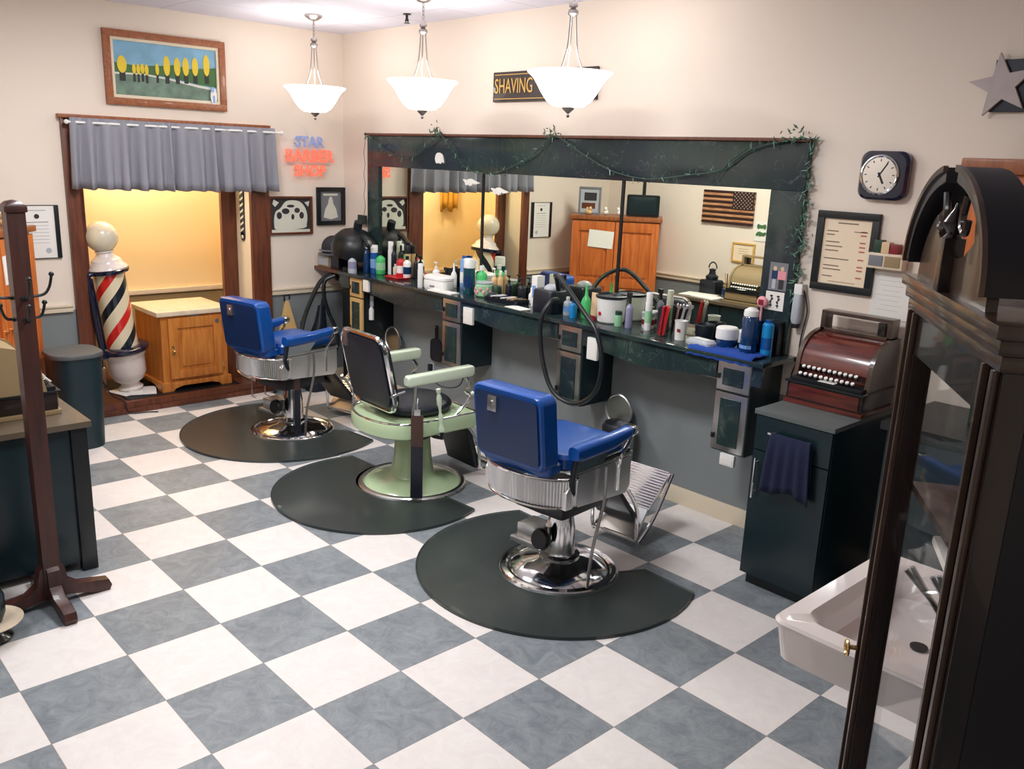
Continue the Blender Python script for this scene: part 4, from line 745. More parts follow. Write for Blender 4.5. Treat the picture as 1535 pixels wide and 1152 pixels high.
# ================================================================== BLACK CABINET, REGISTER, TOWEL
t = thing('tool_cabinet', 'black floor cabinet with grey top and towel on its handle, right of the mirror', 'cabinet', (4.06, -.27, 0))
B().box(-.165, .165, -.235, .245, .05, .745, bev=.002).put('body', 'dteal', t)
B().box(-.15, .15, -.215, .24, 0, .05).put('toe_kick', 'black', t)
B().box(-.172, .172, -.255, .25, .745, .765, bev=.003).put('top', 'dtop', t)
d = B().box(-.163, .163, -.25, -.236, .60, .742, bev=.002).put('drawer', 'dteal', t)
B().cyl((-.09, -.275, .685), (.09, -.275, .685), .005, n=10).cyl((-.075, -.275, .685), (-.075, -.25, .685), .004, n=8).cyl((.075, -.275, .685), (.075, -.25, .685), .004, n=8).put('handle', 'chrome', d)
d = B().box(-.163, .163, -.25, -.236, .055, .595, bev=.002).put('door', 'dteal', t)
B().cyl((-.135, -.275, .4), (-.135, -.275, .57), .005, n=10).cyl((-.135, -.275, .42), (-.135, -.25, .42), .004, n=8).cyl((-.135, -.275, .55), (-.135, -.25, .55), .004, n=8).put('handle', 'chrome', d)
b = B(); rows = []
prof = [(-.262, .52), (-.263, .6), (-.263, .66), (-.266, .684), (-.275, .693), (-.284, .684), (-.288, .64), (-.29, .56), (-.289, .49), (-.287, .455)]
for (y, z) in prof: rows.append([((-.085 + .17 * i / 24) * (1 + .25 * max(0, .69 - z) / .23) + .01, y - .006 * math.sin(i * 1.1) * min(1, abs(.69 - z) * 9), z - .012 * math.sin(i * .33) * (1 if z < .5 else 0)) for i in range(25)])
V = [[b.bm.verts.new(p) for p in r_] for r_ in rows]
for i in range(len(V) - 1):
    for j in range(24): b.bm.faces.new((V[i][j], V[i + 1][j], V[i + 1][j + 1], V[i][j + 1]))
o = b.put('towel', 'towel', None, (4.06, -.27, 0), smooth=80); md = o.modifiers.new('s', 'SOLIDIFY'); md.thickness = .005; tag(o, 'navy towel folded over the drawer handle of the black cabinet', 'towel')
def register(name, label, loc, rz, W, wd, side, dk):
    t = thing(name, label, 'cash register', loc, rz); w = W / 2
    B().box(-w - .008, w + .008, -.145, .135, 0, .018, bev=.004).put('base_molding', wd, t)
    d = B().box(-w, w, -.135, .13, .018, .088, bev=.002).put('drawer_box', dk, t)
    B().box(-w + .012, w - .012, -.142, -.134, .026, .082, bev=.003).put('drawer_front', wd, d)
    B().box(-w - .006, w + .006, -.15, .13, .088, .096, bev=.002).put('deck', 'black', t)
    B().box(-w + .01, w - .01, -.135, -.06, .0965, .112, bev=.003).box(-.03, .04, -.14, -.1, .112, .114, 1).put('key_bed', ['black', 'paper'], t)
    hood = [(-.075, .15)] + [(-.075 + .135 * math.sin(R(a)) * 1.0, .15 + .13 * (1 - math.cos(R(a))) + .0) for a in (0,)]
    prof = [(-.085, .155), (-.078, .19), (-.062, .222), (-.036, .25), (.0, .27), (.04, .28), (.075, .283), (.12, .283), (.12, .1), (-.05, .1), (-.05, .155)]
    B().prism(prof, lambda u, v: (-w + .018, u, v), lambda u, v: (w - .018, u, v)).put('curved_hood', wd, t)
    for s in (-1, 1):
        b = B(); b.prism([(-.09, .15), (-.085, .195), (-.068, .23), (-.04, .258), (0, .278), (.045, .29), (.13, .292), (.13, .096), (-.1, .096)], lambda u, v: (s * (w - .018), u, v), lambda u, v: (s * w, u, v)); b.put('side_panel', side, t)
    for row in range(2):
        b = B(); b2 = B()
        for k in range(11):
            x = -w + .045 + k * (W - .1) / 10; y = -.1 - .022 * row; z = .152 - .026 * row
            b.cyl((x, y + .025, z - .02), (x, y, z), .0022, n=6); b2.cyl((x, y, z - .001), (x, y - .003, z + .004), .0075, n=12)
        b.put('key_stems', 'dsteel', t); b2.put('keys', 'white', t)
    b = B().box(-w + .01, -w + .03, .06, .125, .285, .36, bev=.002).box(w - .03, w - .01, .06, .125, .285, .36, bev=.002).box(-w + .01, w - .01, .06, .125, .355, .37, bev=.003).box(-w + .01, w - .01, .06, .125, .283, .297, bev=.002)
    b.put('display_frame', side, t); B().box(w - .075, w - .045, .075, .1, .298, .35, bev=.002).put('display_flag', dk, t)
    return t
register('cash_register', 'antique cherry wood cash register on the black cabinet by the mirror', (4.06, -.175, .7655), 0, .325, 'cherry', 'dwoodf', 'dwood')

# ================================================================== BARBER CHAIRS
def blue_chair(name, label, x, y, rz, grp):
    t = thing(name, label, 'barber chair', (x, y, .0), rz, grp)
    B().lathe([(.25, 0), (.252, .008), (.246, .016), (.228, .018), (.22, .012), (.212, .012), (.2, .022), (.15, .042), (.1, .056), (.088, .062), (.088, .076), (.076, .082), (0, .082)], n=64).put('base', 'chrome', t)
    B().lathe([(.068, .08), (.064, .1), (.062, .2), (.055, .235), (.05, .29), (0, .29)], n=40).put('column', 'chrome', t)
    B().box(-.15, -.03, -.11, .0, .13, .2, bev=.008).box(-.17, .0, -.13, -.07, .115, .14, bev=.004).put('pump_housing', 'bchrome', t)
    B().lathe([(0, -.015), (.04, -.015), (.046, -.005), (.046, .005), (.04, .015), (0, .015)], c=(.0, -.13, .175), n=24, T=Matrix.Rotation(R(80), 4, 'X')).put('pedal', 'dsteel', t)
    B().box(-.13, .13, -.16, .15, .3, .37, bev=.02).cyl((0, 0, .28), (0, 0, .31), .075, n=28).put('mechanism', 'dsteel', t)
    for s in (-1, 1):
        b = B(); b.prism([(-.25, .40), (.15, .37), (.175, .40), (.175, .53), (-.2, .53), (-.25, .47)], lambda u, v: (s * .195, u, v), lambda u, v: (s * .215, u, v), bev=.005); b.put('side_apron', 'satin', t)
        B().box(s * .2 - .014, s * .2 + .014, -.2, .185, .533, .548, bev=.003).put('seat_rail', 'bchrome', t)
        B().box(s * .2 - .01, s * .2 + .01, -.18, .17, .548, .562, bev=.002).put('rail_pad', 'nvinyl', t)
    # ribbed rear band
    N = 90; lo = []; 
    for i in range(N + 1):
        a = PI * (i / N); rib = .0055 * (i % 2); cx = -math.cos(a) * (.213 + rib); cy = -.19 - math.sin(a) * (.125 + rib); 
        fx, fy = math.cos(a), math.sin(a); lo.append([(cx * .96, cy + .02 * fy, .405), (cx, cy, .41), (cx * 1.03, cy - .012 * fy, .515), (cx * .98, cy + .01 * fy, .52), (cx * .93, cy + .012, .5), (cx * .9, cy + .02 , .42)])
    B().loft(lo).put('ribbed_back_apron', 'bchrome', t)
    b = B(); P = [(-math.cos(PI * i / 40) * .222, -.19 - math.sin(PI * i / 40) * .14, .522) for i in range(41)]; b.tube(P, .006, 8).tube([(p[0] * .97, p[1] + .006, .402) for p in P], .005, 8); b.put('band_trim', 'chrome', t)
    B().loft([[(q[0] * s, q[1] * s - .02, z) for q in rrect(.37, .4, .05)] for s, z in ((.9, .53), (1, .545), (1, .585), (.95, .6), (.8, .604))]).put('seat', 'blue', t)
    # backrest
    bk = thing_local = None
    out = rrect(.355, .30, .035, 5, 0, .71); L = []
    for s, d in ((.96, -.345), (1, -.335), (1, -.262), (.95, -.25), (.7, -.245)):
        L.append([(q[0] * s, d - (q[1] - .56) * .12, .71 + (q[1] - .71) * s) for q in out])
    B().loft(L[:2] + L[1:2]).bm.free()
    B().loft(L).put('backrest', 'blue', t)
    B().loft([[(q[0], -.338 - (q[1] - .56) * .12 + dd, q[1]) for q in rrect(.315, .255, .02, 4, 0, .71)] for dd in (-.0145, -.008, .002)]).put('back_shell', 'navyv', t)
    B().loft([[(x_, y_ - .27, z_) for x_, y_, z_ in ((q[0], q[1] * .6, .565 + zz) for q in rrect(.345 * s, .15 * s, .035))] for s, zz in ((.9, -.035), (1, -.02), (1, .01), (.9, .02))]).put('lumbar_roll', 'blue', t)
    b = B().box(-.085, -.04, -.39, -.374, .765, .825, bev=.003); b.cyl((-.0625, -.39, .798), (-.0625, -.397, .798), .01, n=14); b.put('headrest_plate', 'bchrome', t)
    for s in (-1, 1):
        x0 = s * .226
        L = []
        for yy, h_, w_, zt in ((-.235, .05, .05, .655), (-.2, .065, .056, .66), (.0, .062, .056, .662), (.10, .045, .054, .668), (.12, .038, .05, .668)):
            L.append([(x0 + q[0], yy, zt - h_ / 2 + q[1]) for q in rrect(w_, h_, min(w_, h_) * .35, 4)])
        a = B().loft(L).put('armrest', 'blue', t)
        B().loft([[(x0 + q[0], yy, .651 + q[1]) for q in rrect(w_, h_, .014, 4)] for yy, w_, h_ in ((.115, .056, .044), (.15, .056, .044), (.162, .046, .034))]).put('end_cap', 'chrome', a)
        B().prism([(-.22, .545), (-.05, .55), (.02, .62), (-.2, .615)], lambda u, v: (x0 - s * .004, u, v), lambda u, v: (x0 + s * .002, u, v)).put('arm_plate', 'chrome', a)
        b = B().tube(catmull([(x0, .14, .635), (x0, .13, .6), (x0, .085, .555), (x0 - s * .01, .085, .5), (x0 - s * .012, .085, .40)], 6), .008, 8); b.put('arm_support', 'chrome', a)
        B().tube([(x0, -.21, .63), (x0, -.235, .52), (x0 - s * .02, -.2, .45)], .012, 8).put('rear_bracket', 'nvinyl', a)
    B().tube(catmull([(.236, -.03, .53), (.24, -.035, .4), (.238, -.09, .2), (.23, -.10, .03)], 6), .007, 8).put('side_rod', 'steel', t)
    # calf panel and ribbed foot plate
    B().prism([(.16, .42), (.19, .41), (.43, .14), (.41, .12)], lambda u, v: (-.11, u, v), lambda u, v: (.11, u, v), bev=.004).put('calf_panel', 'nvinyl', t)
    f = B().prism([(.40, .05), (.415, .04), (.50, .155), (.49, .17)], lambda u, v: (-.115, u, v), lambda u, v: (.115, u, v), bev=.003).put('footrest', 'bchrome', t)
    b = B(); b.prism([(.49, .165), (.50, .15), (.66, .29), (.65, .305)], lambda u, v: (-.12, u, v), lambda u, v: (.12, u, v), bev=.002)
    for k in range(15): q = k / 14; yy, zz = .492 + .158 * q, .168 + .136 * q; b.box(-.115, .115, -.003, .003, -.002, .005, T=Matrix.Translation((0, yy, zz)) @ Matrix.Rotation(R(41), 4, 'X'))
    b.put('ribbed_foot_plate', 'chrome', f)
    for s in (-1, 1): B().tube(catmull([(s * .122, .30, .32), (s * .124, .385, .2), (s * .124, .40, .05), (s * .124, .43, .035), (s * .124, .55, .13), (s * .126, .665, .30)], 6), .009, 8).put('side_rail', 'chrome', f)
    B().tube([(-.124, .40, .045), (.124, .40, .045)], .009, 8).put('crossbar', 'chrome', f)
    B().tube([(0, .1, .34), (0, .3, .26)], .02, 10).put('support_arm', 'dsteel', f)
    return t
GC = 'barber chairs in a row facing the mirror'
blue_chair('barber_chair', 'blue barber chair with chrome base nearest the camera', 3.33, -1.03, R(5), GC)
blue_chair('barber_chair', 'blue barber chair with chrome base farthest away, near the window', .945, -.975, R(11), GC)
# green chair
t = thing('barber_chair', 'antique mint green enamel barber chair with black cushions, in the middle', 'barber chair', (2.13, -.925, 0), R(-2), GC)
B().lathe([(.285, 0), (.287, .01), (.278, .02), (.262, .022), (.255, .014)], n=64).put('base_rim', 'bchrome', t)
B().lathe([(.258, 0), (.255, .016), (.24, .03), (.18, .045), (.125, .06), (.112, .08), (.1, .16), (.092, .26), (.09, .265), (0, .265)], n=64).put('pedestal', 'mint', t)
B().lathe([(.09, .262), (.098, .266), (.098, .276), (.09, .28)], n=40).put('collar', 'dsteel', t)
B().lathe([(.075, .27), (.075, .34), (0, .34)], n=40).put('upper_column', 'mint', t)
out = []
for i in range(21): a = PI + PI * i / 20; out.append((.25 * math.cos(a), -.16 + .15 * math.sin(a)))
out += [(.25, .22), (.235, .25), (-.235, .25), (-.25, .22)]
B().loft([[(q[0] * s, q[1] * s, z) for q in out] for s, z in ((.97, .335), (1, .342), (1, .402), (.985, .41), (.94, .412))]).put('seat_frame', 'mint', t)
b = B(); b.tube([(q[0] * .97, q[1] * .97, .414) for q in out], .006, 8, closed=True); b.put('frame_trim', 'chrome', t)
B().sph((0, .0, .445), (.2, .205, .058), n=36).put('seat', 'nvinyl', t)
out = rrect(.39, .37, .07, 8, 0, .655)
tilt = lambda q, d: (q[0], d + .045 - (q[1] - .48) * .22, q[1])
L = [[tilt((q[0] * s, .655 + (q[1] - .655) * s), d) for q in out] for s, d in ((.9, -.235), (.97, -.245), (1, -.262), (1, -.285))]
B().loft(L).put('backrest', 'nvinyl', t)
B().tube([tilt(q, -.275) for q in rrect(.395, .375, .072, 8, 0, .655)], .0135, 8, closed=True).put('chrome_rim', 'chrome', t)
B().loft([[tilt((q[0] * s, .655 + (q[1] - .655) * s), d) for q in out] for s, d in ((.93, -.286), (.93, -.294), (.86, -.298))]).put('back_shell', 'nvinyl', t)
B().box(-.135, -.1, -.335, -.315, .765, .845, bev=.003, T=None).put('headrest_plate', 'bchrome', t)
for s in (-1, 1):
    x0 = s * .238; L = []
    for yy, h_, w_ in ((-.205, .04, .04), (-.195, .055, .05), (.185, .058, .05), (.2, .045, .04)): L.append([(x0 + q[0], yy, .64 + .02 * yy + q[1]) for q in rrect(w_, h_, .012, 4)])
    a = B().loft(L).put('armrest', 'mintl', t)
    B().tube(catmull([(x0, .16, .61), (x0, .185, .57), (x0, .16, .54), (x0, .19, .5), (x0 - s * .01, .15, .45), (x0 - s * .012, .1, .41)], 6), .009, 8).put('front_scroll', 'chrome', a)
    B().tube([(x0, -.15, .615), (x0 - s * .01, -.16, .41)], .009, 8).put('rear_post', 'bchrome', a)
    B().sph((x0 - s * .01, .215, .515), .012).put('arm_knob', 'mintl', a)
    B().tube([(s * .2, -.27, .56), (s * .225, -.2, .58)], .008, 8).put('hinge', 'chrome', a)
pr_ = [(0, 0), (.016, .0), (.018, .012), (.012, .03), (.01, .05), (.014, .07), (.01, .085), (.006, .1), (.008, .12), (.013, .14), (.014, .17), (.008, .19), (.012, .2), (.013, .215), (0, .22)]
lv = B().lathe([(r_, z * 1.05) for r_, z in pr_], c=(.285, -.02, .365), n=20, T=Matrix.Rotation(R(7), 4, 'X')).put('lever_handle', 'mintl', t)
B().tube([(.05, .0, .31), (.2, .0, .31), (.285, -.02, .33), (.285, -.02, .37)], .01, 8).put('lever_arm', 'dsteel', lv)
f = B().prism([(.24, .34), (.27, .34), (.36, .06), (.33, .05)], lambda u, v: (-.13, u, v), lambda u, v: (.13, u, v), bev=.004).put('footrest', 'nvinyl', t)
for s in (-1, 1): B().tube(catmull([(s * .14, .22, .35), (s * .14, .33, .2), (s * .14, .35, .06), (s * .14, .42, .05), (s * .14, .5, .1)], 6), .009, 8).put('side_rail', 'chrome', f)
B().tube([(-.14, .35, .055), (.14, .35, .055)], .013, 8).tube([(-.14, .43, .055), (.14, .43, .055)], .013, 8).tube([(-.14, .5, .1), (.14, .5, .1)], .01, 8).put('foot_bars', 'bchrome', f)
# leather strops hanging from chairs
for k, (x, y, top, lab) in enumerate(((2.402, -1.10, .49, 'long dark leather strop hanging in front of the green chair column'), (1.14, -1.05, .50, 'long dark leather strop hanging beside the farthest blue chair'))):
    tt = thing('razor_strop', lab, 'strop', (x, y, .04), R(45), 'leather strops on the chairs')
    w = .03 if k == 0 else .018
    B().box(-w, w, -.004, .004, 0, .27, bev=.002).put('strop', 'strop', tt); B().box(-w, w, -.005, .005, .27, top - .06, bev=.002).put('upper_strap', 'stropb', tt)
    B().box(-w * .5, w * .5, -.006, .006, top - .06, top - .03, bev=.002).tube([(0, 0, top - .035), (0, 0, top - .0), (.0, .02, top + .02)], .004, 6).put('hook', 'bchrome', tt)
# mats
def mat_obj(label, x, y, rz, R0, yf, nr, ny=0, nx=0):
    out = []; a0 = math.asin(yf / R0)
    out.append((R0 * math.cos(a0) - .012, yf)); 
    n = 60
    for i in range(n + 1):
        a = a0 - (PI + 2 * a0) * i / n; out.append((R0 * math.cos(a), R0 * math.sin(a)))
    out.append((-R0 * math.cos(a0) + .012, yf))
    b0 = R(62)
    out.append((nx - nr * math.cos(b0) * 2.1, yf))
    for i in range(31):
        a = R(180 - 40) + R(260) * i / 30; out.append((nx + nr * math.cos(a), ny + nr * math.sin(a)))
    out.append((nx + nr * math.cos(b0) * 2.1, yf))
    out = out[::-1]
    b = B(); b.prism(out, lambda u, v: (u, v, 0), lambda u, v: (u, v, .014), bev=.0)
    top = [f for f in b.bm.faces if all(abs(v.co.z - .014) < 1e-6 for v in f.verts)]
    bmesh.ops.inset_region(b.bm, faces=top, thickness=.03, depth=.009); bmesh.ops.inset_region(b.bm, faces=top, thickness=.008, depth=-.005)
    o = b.put('anti_fatigue_mat', 'mat_', None, (x, y, .0), (0, 0, rz), smooth=9); return tag(o, label, 'mat', 'black mats under the chairs')
mat_obj('black horseshoe mat under the blue chair nearest the camera', 3.31, -1.03, R(-1), .60, .275, .257, 0, .02)
mat_obj('black horseshoe mat under the green chair', 2.13, -1.13, R(3), .55, .19, .292, .205)
mat_obj('black horseshoe mat under the farthest blue chair by the window', .92, -1.03, R(5), .61, .275, .257, .052, .03)

# ================================================================== TALL WOODEN CASE (right foreground)
ux, uy = .573, -.82
t = thing('clock_case', 'tall dark wooden case with arched broken pediment and glass front in the right foreground', 'display case', (5.125, -2.195, 0), math.atan2(uy, ux))
# local: x along the front (0 .. W), y into the case (positive = back)
W, D, HT = .445, .28, 1.50
b = B().box(0, .05, 0, .03, .1, HT, bev=.003).box(W - .055, W, 0, .03, .1, HT, bev=.003); b.box(.012, .018, -.008, 0, .1, HT, 1, bev=.002).box(.042, .05, -.008, 0, .1, HT, 1, bev=.003).box(W - .055, W - .047, -.008, 0, .1, HT, 1, bev=.003).box(W - .02, W - .01, -.008, 0, .1, HT, 1, bev=.003)
b.box(.05, W - .055, 0, .03, .1, .25).box(.05, W - .055, 0, .03, HT - .06, HT); b.put('front_stiles', ['dwood', 'dwoodf'], t)
B().box(W - .02, W, .03, D, .1, HT).put('right_side', 'cased', t)
b = B().box(0, .03, D - .03, D, .1, HT).box(.03, W - .02, D - .03, D, .1, .25).box(.03, W - .02, D - .03, D, HT - .015, HT); b.put('back_frame', 'dwood', t)
B().box(0, .03, .03, D - .03, .1, .2).box(0, .03, .03, D - .03, HT - .015, HT).put('left_frame', 'dwood', t)
B().box(.052, W - .057, .012, .016, .25, HT - .06).put('door_glass', 'glass', t)
B().box(.03, W - .02, D - .017, D - .013, .25, HT - .015).put('back_glass', 'glass', t)
B().box(.013, .017, .03, D - .03, .2, HT - .015).put('left_glass', 'glass', t)
B().box(.0, W, 0, D, 0, .1).box(-.02, W + .02, -.02, D, 0, .08, bev=.006).put('base', 'dwood', t)
b = B().box(-.003, W + .003, -.006, D, HT, HT + .018, bev=.004).box(-.008, W + .008, -.012, D, HT + .018, HT + .036, bev=.006).box(-.014, W + .014, -.018, D, HT + .036, HT + .052, bev=.004); b.put('cornice', 'dwoodf', t)
cx = (W - .055) / 2; RX, RZ = (W - .055) / 2 + .004, .14; z0 = HT + .052
def arch(rx, rz_, a0, a1, n=18): return [(cx + rx * math.cos(R(a0 + (a1 - a0) * i / n)), z0 + .02 + rz_ * math.sin(R(a0 + (a1 - a0) * i / n))) for i in range(n + 1)]
for (a0, a1, nm) in ((0, 83, 'right_arch'), (100, 180, 'left_arch')):
    o_ = arch(RX, RZ, a0, a1); i_ = arch(RX - .022, RZ - .02, a0, a1)[::-1]
    b = B(); b.prism(o_ + i_, lambda u, v: (u, -.02, v), lambda u, v: (u, .032, v), bev=.003); o = b.put(nm, 'cased' , t)
    b = B(); o2 = arch(RX + .002, RZ + .002, a0, a1); i2 = arch(RX - .006, RZ - .006, a0, a1)[::-1]; b.prism(o2 + i2, lambda u, v: (u, -.024, v), lambda u, v: (u, -.018, v)); b.put('arch_edge', 'dwoodf', o)
# tympanum with scroll cut-out
ty = [(cx + (RX - .03) * math.cos(R(a)), z0 + (RZ - .02) * math.sin(R(a)) ) for a in range(0, 52, 6)] + [(cx + .075, z0 + .105), (cx + .085, z0 + .07), (cx + .05, z0 + .05), (cx + .02, z0 + .045), (cx - .02, z0 + .045), (cx - .05, z0 + .05), (cx - .085, z0 + .07), (cx - .075, z0 + .105)] + [(cx + (RX - .03) * math.cos(R(a)), z0 + (RZ - .02) * math.sin(R(a))) for a in range(132, 181, 6)]
B().prism(ty, lambda u, v: (u, -.005, v), lambda u, v: (u, .008, v)).put('tympanum', 'dwoodf', t)
b = B().box(cx - .012, cx + .012, -.02, .006, z0, z0 + .07, bev=.002); b.lathe([(0, 0), (.012, 0), (.008, .005), (.013, .014), (.014, .02), (.008, .03), (.004, .036), (.002, .044), (0, .045)], c=(cx, -.008, z0 + .07), n=20); b.put('finial', 'dwood', t)
for s in (-1, 1):
    B().tube(catmull([(cx + s * .05, -.01, z0 + .125), (cx + s * .04, -.01, z0 + .10), (cx + s * .045, -.01, z0 + .085), (cx + s * .06, -.01, z0 + .08), (cx + s * .065, -.01, z0 + .095)], 6), .005, 8).put('scroll', 'dwood', t)
b = B().cyl((.022, -.008, .925), (.022, -.024, .925), .004, n=10); b.tube([(.022 + .012 * math.cos(2 * PI * i / 14), -.024, .923 + .012 * math.sin(2 * PI * i / 14)) for i in range(14)], .003, 6, closed=True); b.put('door_pull', 'brass', t)
for z in (1.22, .62): B().box(.03, W - .021, .032, D - .032, z, z + .012).put('shelf', 'dwoodf', t)
# contents of the case
tag(B().box(-.07, .07, -.03, .03, 0, .014, bev=.004).tube([(-.07, 0, .01), (-.09, 0, -.02)], .004, 6).put('white_scoop', 'paper', None, (5.29, -2.27, 1.14), (0, .25, -.9)), 'small white tool inside the tall wooden case', 'tool')
for k, (dx, a, m_, lab) in enumerate(((0, 1.0, 'bchrome', 'steel shears leaning inside the tall wooden case, left pair'), (.03, .7, 'bchrome', 'steel shears leaning inside the tall wooden case, right pair'))):
    b = B().tube([(0, 0, 0), (0, 0, .12)], .004, 6).tube([(.01, 0, 0), (-.01, 0, .12)], .004, 6); b.tube([(.02 * math.cos(2 * PI * i / 12), 0, -.02 + .02 * math.sin(2 * PI * i / 12)) for i in range(12)], .004, 6, closed=True)
    tag(b.put('shears', m_, None, (5.28 + dx, -2.25 - dx, 1.03), (0, -a * .6, .5)), lab, 'shears', 'shears in the wooden case')
# sink
t = thing('shampoo_sink', 'white porcelain sink with rounded corners behind the wooden case', 'sink', (5.075, -1.77, .8))
def sl(w, h, r, z, cx_=0, cy_=0): return [(x, y, z) for x, y in rrect(w, h, r, 6, cx_, cy_)]
B().loft([sl(.3, .36, .05, -.10), sl(.395, .495, .04, -.088), sl(.41, .51, .035, -.02), sl(.42, .52, .035, -.006), sl(.41, .51, .035, 0), sl(.33, .42, .05, .0), sl(.31, .40, .06, -.012), sl(.27, .36, .06, -.06), sl(.2, .28, .06, -.075)]).put('basin', 'porc', t)
B().lathe([(.07, -.8), (.075, -.78), (.05, -.7), (.045, -.4), (.06, -.095)], c=(.14, .12, 0), n=32).put('pedestal', 'porc', t)
B().lathe([(0, -.073), (.018, -.073), (.018, -.069), (0, -.069)], n=20).put('drain', 'dsteel', t)
b = B().box(.15, .19, -.05, .05, 0, .02, bev=.004).tube(catmull([(.17, 0, .01), (.165, 0, .08), (.12, 0, .11), (.08, 0, .09)], 6), .009, 10); b.put('faucet', 'chrome', t)

# ================================================================== LEFT FOREGROUND
t = thing('coat_rack', 'mahogany coat rack post with black hooks at the left edge', 'coat rack', (2.345, -2.76, 0), R(1))
B().box(-.03, .03, -.03, .03, .05, 1.47, bev=.004).put('post', 'rack', t)
B().box(-.036, .036, -.036, .036, 1.46, 1.48, bev=.004).loft([[(q[0], q[1], z) for q in rect(-a, a, -a, a)] for a, z in ((.034, 1.48), (.02, 1.495), (.004, 1.50))]).put('cap', 'rack', t)
for k in range(4):
    a = R(90 * k); M = Matrix.Rotation(a, 4, 'Z'); b = B()
    L = [(.02, .17), (.045, .15), (.05, .09), (.09, .06), (.15, .055), (.2, .045), (.21, .02), (.2, .0), (.16, .0), (.12, .02), (.06, .03), (.02, .03)]
    b.prism(L, lambda u, v: (u, -.022, v), lambda u, v: (u, .022, v), bev=.004); bmesh.ops.transform(b.bm, matrix=M, verts=b.bm.verts); b.put('foot', 'rack', t)
    for z, s in ((1.22, 1), (1.13, .7)):
        b = B().tube(catmull([(.03, 0, z - .05 * s), (.06 * s + .01, 0, z - .045 * s), (.09 * s, 0, z - .02 * s), (.10 * s, 0, z + .02 * s)], 6), .005, 8).sph((.10 * s, 0, z + .024 * s), .009, n=10); b.tube([(.03, -.012, z - .05 * s), (.034, .012, z - .05 * s)], .006, 6)
        bmesh.ops.transform(b.bm, matrix=M, verts=b.bm.verts); b.put('hook', 'black', t)
# black desk
t = thing('black_desk', 'low black cabinet desk with brownish top behind the coat rack', 'desk', (1.68, -2.755, 0))
B().box(-.45, .45, -.22, .21, .04, .61, bev=.003).put('body', 'dteal', t)
for x0 in (.425, -.463): B().box(x0, x0 + .038, .165, .225, 0, .61, bev=.003).put('corner_post', 'black', t)
B().box(-.47, .48, -.24, .24, .61, .635, bev=.005).put('top', 'desktop', t)
for k in range(2): d = B().box(-.41 + k * .415, -.005 + k * .415, .21, .222, .06, .59, bev=.003).put('door', 'dteal', t); B().cyl((-.04 + k * .08, .222, .35), (-.04 + k * .08, .24, .35), .008, n=10).put('knob', 'bchrome', d)
register('cash_register', 'tan antique cash register on the black desk opposite the mirror', (1.83, -2.72, .6355), PI, .32, 'rope', 'rope', 'dwood')
tag(B().box(-.12, .12, -.09, .09, 0, .012, bev=.002).put('paper_stack', 'paper', None, (1.5, -2.62, .636), (0, 0, .1)), 'stack of white papers at the front of the black desk', 'papers')
tag(B().box(-.14, .14, -.1, .1, 0, .008, bev=.002).put('paper_stack', 'paper', None, (1.36, -2.68, .636), (0, 0, -.15)), 'white papers at the armoire end of the black desk', 'papers')
tag(B().box(-.03, .03, -.03, .03, 0, .09, bev=.004).put('pen_cup', 'dblue', None, (1.62, -2.7, .636)), 'dark blue pen cup beside the tan cash register', 'cup')
for k in range(5): tag(B().cyl((0, 0, 0), (.02 * math.cos(k * 1.3), .02 * math.sin(k * 1.3), .15), .004, n=6).put('pencil', ('tan', 'brown', 'gold', 'paper', 'dred')[k], None, (1.62 + .008 * math.cos(k * 1.3), -2.7 + .008 * math.sin(k * 1.3), .70)), ('tan pencil in the blue pen cup', 'brown pencil in the blue pen cup', 'gold pencil in the blue pen cup', 'white pencil in the blue pen cup', 'dark red pencil in the blue pen cup')[k], 'pencil', 'pencils in the pen cup')
t = thing('candy_jar', 'clear jar of sweets with white lid on the desk corner', 'jar', (2.08, -2.88, .6355)); B().lathe([(0, 0), (.05, 0), (.055, .01), (.055, .09), (.048, .1), (.045, .1), (.05, .09), (.05, .012), (0, .008)], n=28).put('jar', 'glass', t); B().lathe([(0, .1), (.05, .1), (.052, .105), (.052, .125), (.045, .13), (0, .132)], n=28).put('lid', 'greyl', t)
b = B()
for k in range(26): b.sph((.03 * math.cos(k * 2.4) * (k % 3 + 1) / 3, .03 * math.sin(k * 2.4) * (k % 3 + 1) / 3, .018 + .0022 * k), .012, k % 3, n=8)
b.put('sweets', ['pink', 'tan', 'greyl'], t)['kind'] = 'stuff'
t = thing('black_kettle', 'black pot with a thin curved handle on the desk near the armoire', 'pot', (1.36, -2.85, .636))
B().loft([[(q[0] * s, q[1] * s, z) for q in rrect(.17, .13, .02)] for s, z in ((.95, 0), (1, .01), (1, .11), (.9, .12))]).lathe([(.05, .12), (.055, .15), (.03, .17), (.025, .2), (.035, .21), (0, .22)], n=20).put('body', 'nvinyl', t); B().tube([(.04 * math.cos(R(a)), 0, .22 + .05 * math.sin(R(a))) for a in range(0, 181, 15)], .006, 6).put('handle', 'nvinyl', t)
# tray with dark vase on floor
t = thing('cream_tray', 'round cream tray on a low dark stand at the left edge', 'tray', (2.48, -3.0, 0)); B().lathe([(0, .055), (.05, .055), (.105, .07), (.108, .075), (.1, .073), (0, .063)], n=40).put('tray', 'slab', t); B().lathe([(.06, 0), (.07, .01), (.05, .03), (.04, .055), (0, .055)], n=28).put('stand', 'dwood', t)
t = thing('dark_vase', 'dark vase with pale rim line standing on the cream tray', 'vase', (2.48, -3.0, .064)); B().lathe([(0, 0), (.04, 0), (.055, .04), (.055, .1), (.035, .15), (.015, .17), (0, .17)], n=28).put('body', 'dteal', t); B().tube([(.056 * math.cos(R(a)), .0, .075 + .095 * math.sin(R(a))) for a in range(-50, 91, 10)], .003, 6).put('pale_line', 'greyl', t)
